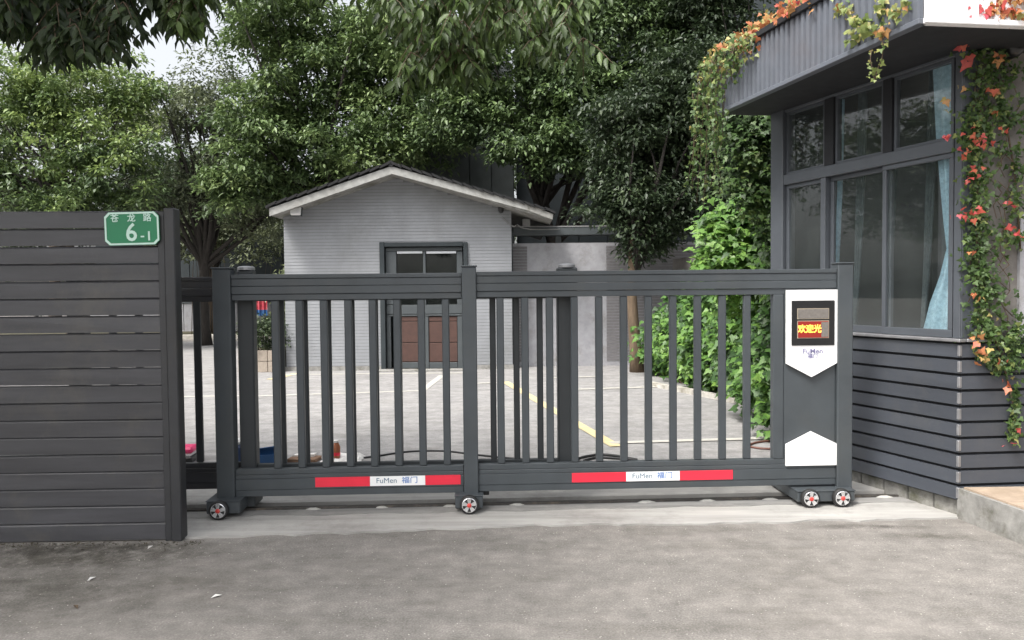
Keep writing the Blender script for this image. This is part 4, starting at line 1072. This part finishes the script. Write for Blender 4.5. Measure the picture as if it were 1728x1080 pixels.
# dirt specks at the kerb, by the fence
n = 420
xs = RNG.random(n); P = np.stack([fp0.x-.3+(fp.x-fp0.x+.5)*xs, fp0.y+(fp.y-fp0.y)*xs-.02-np.abs(RNG.normal(size=n))*.07, np.full(n,.002)], 1)
D = np.stack([RNG.normal(size=n), RNG.normal(size=n), np.abs(RNG.normal(size=n))*.3], 1)
lv = leaves('leaf_litter', P, D, np.tile([0,0,1.],(n,1))+RNG.normal(size=(n,3))*.3, .008+.012*RNG.random(n), .006+.005*RNG.random(n), RNG.random(n)*.5, leaf_mat('dry debris', G((.03,.028,.015),(.08,.065,.035),(.2,.17,.12)), rough=.9, trans=0), None)
tag(lv, 'fine plant debris along the foot of the charcoal board fence', 'debris', kind='stuff')
n = 1500
side = [SIDE.world(u_, .06) for u_ in (0, 2.2)]
P = np.stack([4*RNG.random(n)-2.2, 4.0+1.1*RNG.random(n), np.full(n,.003)],1); P[:,0] = RNG.random(n)*9-4.5; P[:,1] = 2.0+3.2*RNG.random(n)**.8
D = np.stack([RNG.normal(size=n), RNG.normal(size=n), np.zeros(n)+.15], 1)
lv = leaves('grit', P, D, np.tile([0,0,1.],(n,1))+RNG.normal(size=(n,3))*.2, .006+.01*RNG.random(n)**3, .005+.005*RNG.random(n), .5+.5*RNG.random(n), leaf_mat('grit chips', G((.08,.07,.06),(.25,.23,.2),(.5,.48,.44)), rough=.9, trans=0), None)
tag(lv, 'loose light grit scattered over the street asphalt', 'grit', kind='stuff')

# ------------------------------------------------------------------ ivy and creepers
IV = [(3.35,8.6,.75,.42,.5,.8),(2.85,8.0,.7,.28,.3,.7),(3.0,9.0,.5,.3,.5,.45), (3.55,9.6,1.1,.45,.5,1.1),(3.3,10.8,1.0,.4,.6,1.05),(3.05,12.0,.8,.38,.6,.85),(2.95,13.2,.7,.35,.6,.75),(2.75,14.2,.5,.3,.5,.5)]
iw = empty('garden_wall', (3.9, 9.2, 0)); tag(iw, 'rough wall almost hidden under the broad leaved ivy on the right of the yard', 'wall')
MB().slab([(0,0),(.25,.05),(-.35,6.6),(-.6,6.6)], 0, 2.2).build('wall_core', M['plaster_dark'], iw)
mb = MB(); a = ground(1092, 651); b = ground(1310, 696)
d = Vector((b.x-a.x, b.y-a.y, 0)).normalized(); nn = Vector((-d.y, d.x, 0))
if nn.x < 0: nn = -nn
pts = []
NB = 12
kb = empty('kerb_edging', (a.x, a.y, 0)); tag(kb, 'row of pale kerb stones along the foot of the ivy', 'kerb')
Lk = (Vector((b.x-a.x, b.y-a.y, 0))).length
for i in range(NB):
    p = d*(Lk*i/NB); q = d*(Lk*(i+.97)/NB)
    MB().slab([(p.x,p.y),(q.x,q.y),((q+nn*.12).x,(q+nn*.12).y),((p+nn*.12).x,(p+nn*.12).y)][::(1 if nn.cross(d).z < 0 else -1)], 0, .07+random.uniform(-.01,.01)).build('kerb_stone', M['kerb'], kb)
bush('ivy', 'tall bank of broad leaved bright green ivy along the right side of the yard', 'ivy', (3.2, 11.0, 0), IV, 20000, .10, .095, M['lf_ivy'], 'lobed', tint=(.0,.8), face=(-.5,-1,.3), droop=.7, cl=.2, per=30)
bush('ivy', 'bright green mound of large ivy leaves just above the gate beside the guard house', 'ivy', (2.9, 8.8, 0), [(3.0,9.2,2.0,.5,.35,.6),(2.62,9.2,2.1,.36,.3,.5),(2.5,9.1,1.8,.3,.3,.35),(3.0,9.1,1.6,.5,.3,.5),(2.9,9.2,2.5,.3,.25,.25)], 5200, .105, .10, M['lf_ivy'], 'lobed', tint=(.35,1), face=(-.3,-1,.5), droop=.6, cl=.17, per=22, stems=0)
bush('ivy', 'dark small leaved ivy curtain hanging under the canopy behind the guard house', 'ivy', (2.6, 7.9, 0), [(2.65,7.9,2.9,.4,.25,.55),(2.45,7.9,3.2,.35,.25,.4),(2.7,7.9,2.3,.25,.2,.6),(2.75,7.8,1.6,.18,.2,.8),(2.45,7.9,2.7,.25,.2,.45)], 6500, .058, .053, M['lf_ivy_dark'], 'lobed', tint=(.1,.75), face=(-.3,-1,.2), droop=.8, cl=.12, per=26, stems=0)
def strand(root, pts, step, L, W, tint, lmat, jitter=.02, shape='lobed', toward=(-.2,-1,.2), stem=.004, dens=1.0, name='strand'):
    """stem along pts (world) with leaves along it"""
    P = [Vector(p)-Vector(root.location) for p in pts]; Q = []
    for i in range(len(P)-1):
        n = max(1, int((P[i+1]-P[i]).length/step))
        for k in range(n): Q.append(P[i].lerp(P[i+1], k/n))
    Q.append(P[-1])
    return Q
class Vine:
    def __init__(s, root): s.root = root; s.P = []; s.t = []; s.L = []; s.mb = MB(); s.o = Vector(root.location)
    def run(s, pts, step, L, tint, jit=.03, stem=.003, tint_end=None, spread=.12):
        pts = [Vector(p)-s.o for p in pts]; s.mb.tube(pts, stem, 5)
        tot = sum((pts[i+1]-pts[i]).length for i in range(len(pts)-1)); acc = 0
        for i in range(len(pts)-1):
            seg = pts[i+1]-pts[i]; n = max(1, int(seg.length/step))
            for k in range(n):
                f = (acc+seg.length*k/n)/max(tot,1e-6); te = tint if tint_end is None else tint+(tint_end-tint)*f
                s.P.append(tuple(pts[i]+seg*(k+random.random())/n+Vector([random.gauss(0,jit) for _ in range(3)])))
                s.t.append(te+random.gauss(0,spread)); s.L.append(L*random.uniform(.6,1.3))
        acc += 0
    def blob(s, c, r, n, L, tint, spread=.12):
        c = Vector(c)-s.o
        for _ in range(n):
            s.P.append(tuple(c+Vector([random.gauss(0, q*.55) for q in r]))); s.t.append(tint+random.gauss(0, spread)); s.L.append(L*random.uniform(.6,1.3))
    def done(s, face=(-.3,-1,.3), droop=.8, shape='lobed', material=None, wl=.95):
        P = np.array(s.P); n = len(P); D = RNG.normal(size=(n,3))*.55; D[:,2] -= droop
        N = np.tile(np.array(face, float), (n,1))+RNG.normal(size=(n,3))*.75
        leaves('leaves', P, D, N, np.array(s.L), np.array(s.L)*wl, np.array(s.t), material or M['lf_autumn'], s.root, shape)
        s.mb.build('stem', M['stem'], s.root, smooth=True)['kind'] = 'stuff'
random.seed(21)
# creeper on the roof edge, far end: orange on top, green strands hanging
r1 = empty('creeper', (CB.x, CB.y, zc+fh)); tag(r1, 'orange and green creeper spilling over the far end of the dark canopy', 'creeper', 'creepers on the canopy')
V = Vine(r1)
def cedge(s_, off=0.0, dz=0.0):     # point along the canopy edge, s_ metres from the near corner
    n = Vector((-cd.y, cd.x, 0)); return Vector((CA.x, CA.y, zc+fh+dz))+cd*s_+n*off
for s_ in np.linspace(.75, CL+.1, 17):
    f = (s_-.75)/(CL-.65)
    V.blob(cedge(s_, -.07, .09), (.13,.15,.085), 44, .052, .68-.13*f, .11)
    if f > .5: V.blob(cedge(s_, .05, -.03), (.11,.08,.10), 26, .048, .50-.16*f, .16)
for _ in range(26):
    s_ = random.uniform(CL-.75, CL+.25); ln = random.uniform(.25,.9)*(1.0 if s_ > CL-.35 else .38)
    p = cedge(s_, .05+random.uniform(0,.05), .03); V.run([p, p+Vector((-.03,0,-.12)), p+Vector((random.uniform(-.08,.03),0,-ln))], .022, .040, .34, .03, tint_end=.24, spread=.08)
for _ in range(12):
    p = cedge(CL+random.uniform(-.02,.28), random.uniform(-.05,.12), -.2); ln = random.uniform(.5,1.15)
    V.run([p, p+Vector((random.uniform(-.05,.05),.02,-ln*.5)), p+Vector((random.uniform(-.12,.05),.02,-ln))], .024, .038, .28, .03, tint_end=.28, spread=.08)
V.done()
r1 = empty('creeper', tuple(cedge(.3, .03))); tag(r1, 'pale yellow green creeper tuft hanging over the dark fascia near its corner', 'creeper', 'creepers on the canopy')
V = Vine(r1)
for px, py, n in ((1440,20,16),(1460,40,20),(1480,45,22),(1495,15,20),(1520,20,16),(1500,45,14),(1452,66,10),(1540,5,12),(1425,8,10)):
    # on the fascia plane
    fr_ = Frame((CA.x, CA.y, 0), cdp); uu, zq = fr_.uz(px, py); p = fr_.world(uu, .05, zq); V.blob(p, (.045,.045,.05), n, .048, .44, .07)
fr_ = Frame((CA.x, CA.y, 0), cdp)
for px, py in ((1505,50),(1498,60)):
    uu, zq = fr_.uz(px, py); V.blob(fr_.world(uu, .06, zq), (.03,.03,.03), 6, .05, .64, .05)
pp = []
for px, py in ((1500,60),(1502,80),(1500,100),(1492,118),(1488,138)):
    uu, zq = fr_.uz(px, py); pp.append(fr_.world(uu, .05, zq))
V.run(pp, .012, .032, .42, .012, spread=.05)
pp = []
for px, py in ((1482,85),(1480,100),(1484,120),(1488,140)):
    uu, zq = fr_.uz(px, py); pp.append(fr_.world(uu, .05, zq))
V.run(pp, .012, .03, .42, .012, spread=.05)
V.done()
# creeper on the front wall
r1 = empty('creeper', (gc.x+.4, gc.y-.1, 1.2)); tag(r1, 'red and green creeper climbing the right end of the guard house', 'creeper')
V = Vine(r1)
def fw(px, py, v=-.05): uu, zq = FRONT.uz(px, py, v); return FRONT.world(uu, v, zq)
cols = [  # px, py, rx, rz, n, tint, spread
 (1650,70,24,22,22,.22,.1),(1670,95,22,25,24,.25,.12),(1655,130,26,24,26,.3,.2),(1700,60,26,14,20,.2,.12),(1660,170,26,26,30,.25,.2),(1640,205,26,24,30,.3,.2),
 (1690,170,20,30,20,.3,.25),(1705,200,26,26,26,.2,.12),(1640,235,28,20,30,.45,.22),(1665,215,22,22,22,.3,.2),(1648,265,20,18,22,.6,.15),(1655,300,22,18,26,.5,.22),
 (1650,330,20,22,26,.4,.2),(1648,365,20,20,26,.45,.22),(1655,395,24,22,34,.22,.1),(1650,430,24,24,36,.2,.1),(1660,465,26,26,36,.22,.12),(1668,500,24,26,36,.22,.14),
 (1660,535,26,22,32,.25,.15),(1675,562,36,18,40,.3,.2),(1710,590,24,22,34,.2,.12),(1665,605,20,16,16,.3,.2),(1700,620,30,16,26,.25,.14),(1715,560,16,26,22,.18,.1),
 (1715,340,18,30,18,.3,.25),(1720,280,14,40,18,.25,.2),(1700,120,26,20,20,.2,.12),(1715,680,8,36,20,.2,.12),(1712,720,9,28,16,.3,.2),(1700,400,18,16,12,.75,.1),(1720,395,10,12,8,.8,.08),(1690,250,20,14,10,.3,.2)]
for px, py, rx_, rz_, n, tt, sp in cols:
    s = 5.25/1300; V.blob(fw(px, py), (rx_*s, .03, rz_*s), int(n*3.2), .034, min(tt,.30)*.8, min(sp,.11))
for px, py, n, tt in ((1628,82,3,.88),(1638,70,3,.82),(1632,95,2,.88),(1638,225,8,.78),(1650,235,6,.82),(1660,240,5,.82),(1596,228,4,.9),(1625,255,4,.85),(1640,250,4,.8),(1645,285,6,.8),(1640,300,5,.85),(1650,345,4,.85),
                      (1625,362,9,.86),(1640,365,6,.8),(1702,345,4,.9),(1688,95,3,.7),(1678,100,3,.68),(1680,150,5,.72),(1682,180,5,.7),(1690,215,5,.74),(1638,425,3,.7),(1645,495,3,.72),(1658,500,3,.6),(1648,572,8,.7),(1660,605,8,.64),(1655,598,6,.6),
                      (1693,612,3,.75),(1698,648,5,.74),(1716,725,3,.85),(1705,745,3,.85),(1710,390,5,.9),(1720,397,4,.85),(1600,172,3,.6),(1600,185,2,.5),(1635,150,2,.55)):
    s = 5.2/1300; V.blob(fw(px, py, -.10), (9*s, .025, 9*s), max(2, int(n*.8)),   .042 if py > 120 else .06, tt, .05)
for pts in ([(1648,120),(1640,220),(1650,330),(1648,430),(1662,530),(1690,600),(1712,690),(1705,740)], [(1700,40),(1690,160),(1712,290),(1722,420)], [(1640,560),(1665,600),(1700,612)]):
    V.run([fw(x, y, -.02) for x, y in pts], .02, .038, .25, .03, stem=.006, spread=.14)
for _ in range(16):
    x0, y0 = random.uniform(1640,1712), random.uniform(80,520); p = [(x0+random.uniform(-14,14), y0+k*22) for k in range(6)]
    V.run([fw(x, y, -.015-.02*random.random()) for x, y in p], .05, .034, .24, .03, stem=.003, spread=.1)
V.done(face=(-.15,-1,.35), droop=.6)
r1 = empty('creeper', (CA.x+.5, CA.y+.05, zc+fh)); tag(r1, 'faded pink creeper lying over the white fascia at the top right', 'creeper')
V = Vine(r1)
for px, py, tt, n in ((1640,4,.95,8),(1660,12,.85,14),(1680,16,.7,26),(1700,12,.72,24),(1720,20,.6,20),(1690,-8,.7,30),(1650,-15,.8,20),(1725,-10,.6,20)):
    p = atY(px, py, 4.66); V.blob(p, (.07,.03,.06), n, .05, tt, .08)
V.done(face=(-.1,-1,.3))

# ------------------------------------------------------------------ trees
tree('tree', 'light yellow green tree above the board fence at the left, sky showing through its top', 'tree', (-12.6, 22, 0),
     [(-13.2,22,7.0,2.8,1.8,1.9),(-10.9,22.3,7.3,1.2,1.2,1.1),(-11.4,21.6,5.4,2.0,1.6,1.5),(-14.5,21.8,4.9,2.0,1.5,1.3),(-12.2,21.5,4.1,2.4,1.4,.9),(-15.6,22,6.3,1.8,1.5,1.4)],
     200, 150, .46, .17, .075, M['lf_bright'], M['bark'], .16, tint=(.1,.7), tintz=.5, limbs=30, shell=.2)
tree('tree', 'grey green tree with open crown between the light tree and the big dark tree', 'tree', (-9.6, 24, 0),
     [(-9.6,24,7.2,1.8,1.6,1.9),(-8.7,24,4.9,1.8,1.4,1.3),(-10.6,24,4.4,1.7,1.3,1.0),(-7.6,24,4.2,1.6,1.3,.9)],
     150, 135, .44, .15, .06, M['lf_grey'], M['bark_dark'], .2, tint=(.1,.75), limbs=34, shell=.2, lean=(.5,0))
tree('tree', 'large dense glossy green tree behind the left half of the gabled house', 'tree', (-5.4, 22.5, 0),
     [(-5.2,22,7.6,2.7,2.0,2.3),(-6.4,22,9.2,1.9,1.8,1.6),(-7.6,21.6,4.4,1.1,1.0,.9),(-6.6,21.5,5.9,1.7,1.5,1.4),(-4.2,21.3,5.6,1.9,1.5,1.3),(-3.0,21.8,8.2,2.2,1.8,2.0),(-6.4,22,4.6,1.3,1.2,.7),(-2.6,21.3,5.7,1.5,1.2,1.0)],
     380, 170, .46, .17, .075, M['lf_mid'], M['bark_dark'], .28, tint=(.15,.85), limbs=26, shell=.35)
tree('tree', 'dark green tree behind the ridge and right slope of the gabled house', 'tree', (1.4, 20, 0),
     [(0.2,19.5,7.4,2.3,1.6,1.9),(1.5,19.6,8.9,3,1.6,1.2),(2.0,19,6.2,2.2,1.4,1.3),(1.2,18.6,4.9,1.7,1.1,.75),(-.9,19,5.9,1.3,1.0,.9),(3.7,19,7.6,1.9,1.4,1.7),(2.9,18.6,4.7,1.3,1.0,.7)],
     380, 170, .42, .15, .07, M['lf_mid'], M['bark_dark'], .2, tint=(.0,.55), limbs=26, shell=.35, lean=(-1.6,-.3))
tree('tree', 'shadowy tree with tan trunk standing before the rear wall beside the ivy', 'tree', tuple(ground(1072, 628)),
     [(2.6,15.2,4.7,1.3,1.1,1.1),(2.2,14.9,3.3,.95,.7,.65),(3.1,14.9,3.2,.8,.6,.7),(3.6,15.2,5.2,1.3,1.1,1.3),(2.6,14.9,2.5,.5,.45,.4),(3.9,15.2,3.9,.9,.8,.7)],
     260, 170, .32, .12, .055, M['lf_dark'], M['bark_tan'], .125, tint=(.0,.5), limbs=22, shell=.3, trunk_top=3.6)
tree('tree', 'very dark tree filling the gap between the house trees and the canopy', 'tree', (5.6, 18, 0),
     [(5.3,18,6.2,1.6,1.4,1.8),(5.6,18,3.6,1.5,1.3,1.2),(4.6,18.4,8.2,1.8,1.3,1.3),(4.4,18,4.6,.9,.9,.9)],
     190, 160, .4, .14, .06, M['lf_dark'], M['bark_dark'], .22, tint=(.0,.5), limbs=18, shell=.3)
tree('tree', 'pale hazy tree at the far left behind the others, mostly sky between its leaves', 'tree', (-19, 32, 0),
     [(-19,32,9.2,4.0,2,2.6),(-15,32,8.6,2.6,2,2.0),(-22,32,6.5,3,2,2)], 150, 120, .7, .22, .09, M['lf_grey'], M['bark'], .25, tint=(.3,.9), limbs=34, shell=.1)
for (x, y, r_, lab) in ((-12.9, 28.8, .2, 'dark leaning trunk seen through the gap beside the board fence'), (-11.6, 29.6, .16, 'slim dark trunk rising behind the low grey wall left of the gate post')):
    tree('tree', lab, 'tree', (x, y, .1), [(x,y,5.6,2.2,1.4,1.5),(x+1.5,y,4.9,1.8,1.2,1.0)], 90, 120, .5, .18, .075, M['lf_dark'], M['bark_dark'], r_, tint=(.1,.7), limbs=16, trunk_top=4.6, lean=(.5,0))
tree('tree', 'unseen broad tree added left of the yard to darken the window reflections', 'tree', (-14.5, 11.5, 0),  # unseen tree, added so the guard house glass mirrors leaves, not sky
     [(-14.5,11.5,4.6,2.6,2.4,2.2),(-13.5,9.2,3.6,1.8,2,1.7),(-15,14,5,2,2.2,2)], 200, 110, .6, .2, .09, M['lf_mid'], M['bark'], .25, tint=(.1,.6), limbs=12, shell=.4)
for px, yy, h_, lab in ((300, 27.9, 1.0, 'low leafy bush in the mossy bed at the foot of the board fence gap'), (352, 28.4, .9, 'rounded bush in the mossy bed left of the left gate post'), (420, 28.2, 1.2, 'leafy bush in the mossy bed just left of the planter hedge')):
    w_ = atY(px, 400, yy); bush('shrub', lab, 'shrub', (w_.x, yy, .12), [(w_.x, yy, w_.z, 1.3, .8, h_), (w_.x+.9, yy+.3, w_.z+.5, 1.1, .7, h_*.8)], 2200, .17, .075, M['lf_grey'], 'rhomb', tint=(.1,.8), cl=.34, stems=5)
# far wood behind everything on the left: one mass
n = 420
C = np.stack([-34+46*RNG.random(n), 37+4*RNG.random(n), .6+6.6*RNG.random(n)**.8], 1)
C[:,2] += .9*np.sin(C[:,0]*.9)*(C[:,2] > 5.5)
P, D, N, t = clumps(C, .95*(.6+.8*RNG.random(n)), 130, tintc=RNG.random(n)*.6)
fw_ = leaves('distant_wood', P, D, N, .26, .12, t, M['lf_dark'], None); tag(fw_, 'far line of woodland behind the low shed at the left', 'wood', kind='stuff')

# street tree overhead: its trunk is out of the picture to the left
def overhang():
    base = (-5.2, 3.3, 0); root = empty('street_tree', base)
    tag(root, 'street tree whose drooping dark sprays hang into the top of the picture', 'tree')
    sprays = []
    def band(px0, px1, py0, py1, Y0, Y1, n, ln):
        for _ in range(n):
            Y = random.uniform(Y0, Y1); sprays.append((atY(random.uniform(px0, px1), random.uniform(py0, py1), Y), ln))
    band(-120, 215, -70, 15, 4.2, 5.4, 90, .2); band(70, 205, 10, 70, 4.2, 5.0, 34, .16); band(285, 350, -60, 25, 4.3, 5, 22, .17); band(215, 290, -70, -12, 4.4, 5, 12, .16)
    band(640, 990, -60, 34, 4.4, 5.4, 58, .22); band(690, 800, 30, 110, 4.6, 5.3, 26, .22); band(900, 990, 10, 70, 4.5, 5.0, 8, .24); band(330, 660, -110, -40, 4.4, 5.4, 14, .2)
    Pl, Dl, Nl, Ll = [], [], [], []
    tw = MB()
    for p, ln in sprays:
        p = p-Vector(base); a = random.uniform(0, 2*math.pi)
        for k in range(3):
            a += 2.1; h = Vector((math.cos(a)*.6, math.sin(a)*.6, -random.uniform(.5, 1.1))).normalized(); L = ln*random.uniform(.7, 1.2)
            e = p+h*L; tw.tube([p, p+h*L*.5+Vector((0,0,.015)), e], [.003,.0025,.0015], 4, False)
            sd = h.cross(Vector((0,0,1))).normalized()
            for j in range(9):
                f = (j+1)/9; q = p.lerp(e, f); s = (-1)**j
                d = (sd*s*.7+h*.5+Vector((0,0,-.55))).normalized()+Vector([random.gauss(0,.18) for _ in range(3)])
                Pl.append(tuple(q)); Dl.append(tuple(d)); Nl.append((random.gauss(0,.4), random.gauss(-.5,.4), 1)); Ll.append(random.uniform(.075,.12))
    # upper crown, above the frame
    n = 820; C = np.stack([-10+7.6*RNG.random(n), RNG.uniform(.8,5.8,n), RNG.uniform(4.3,6.6,n)], 1)-np.array(base)
    P2, D2, N2, t2 = clumps(C, .38*(.6+.8*RNG.random(n)), 42)
    P = np.concatenate([np.array(Pl), P2]); D = np.concatenate([np.array(Dl), D2]); N = np.concatenate([np.array(Nl), N2])
    L = np.concatenate([np.array(Ll), .12+.04*RNG.random(len(P2))]); wx = np.array(Pl)[:,0]+base[0]; t = np.concatenate([np.clip(RNG.normal(size=len(Pl))*.22+np.where(wx > -1.9, .85, .3),0,1.1), t2])  # left sprays get a darker tint, their backlit silhouette put into colour
    leaves('crown', P, D, N, L*.88, L*.36, t*.85, M['lf_over'], root, 'oval')
    # limbs
    lb = MB(); top = Vector((.3,.1,4.6)); trunk = MB().tube([(0,0,-.05),(.03,0,1.2),(.1,.05,2.6),(.2,.08,3.7),top], [.22,.17,.14,.12,.09], 12)
    trunk.build('trunk', M['bark'], root, smooth=True)
    for tgt in (atY(60,-120,4.8), atY(180,-90,4.6), atY(320,-60,4.7), atY(500,-160,4.8), atY(700,-110,4.9), atY(860,-70,4.9), atY(980,-90,4.8)):
        e = tgt-Vector(base); s = Vector((.15,.07,3.3)); m1 = s.lerp(e,.4)+Vector((0,0,.55)); lb.tube([s, m1, s.lerp(e,.75)+Vector((0,0,.35)), e], [.05,.035,.02,.008], 7)
        near = sorted(sprays, key=lambda q: (q[0]-tgt).length)[:16]
        for q, _ in near:
            lb.tube([e.lerp(m1,.15), (e+(q-Vector(base)))*.5+Vector((0,0,.05)), q-Vector(base)], [.006,.004,.003], 4, False)
    lb.build('branches', M['bark'], root, smooth=True); tw.build('twigs', M['stem'], root)['kind'] = 'stuff'
overhang()
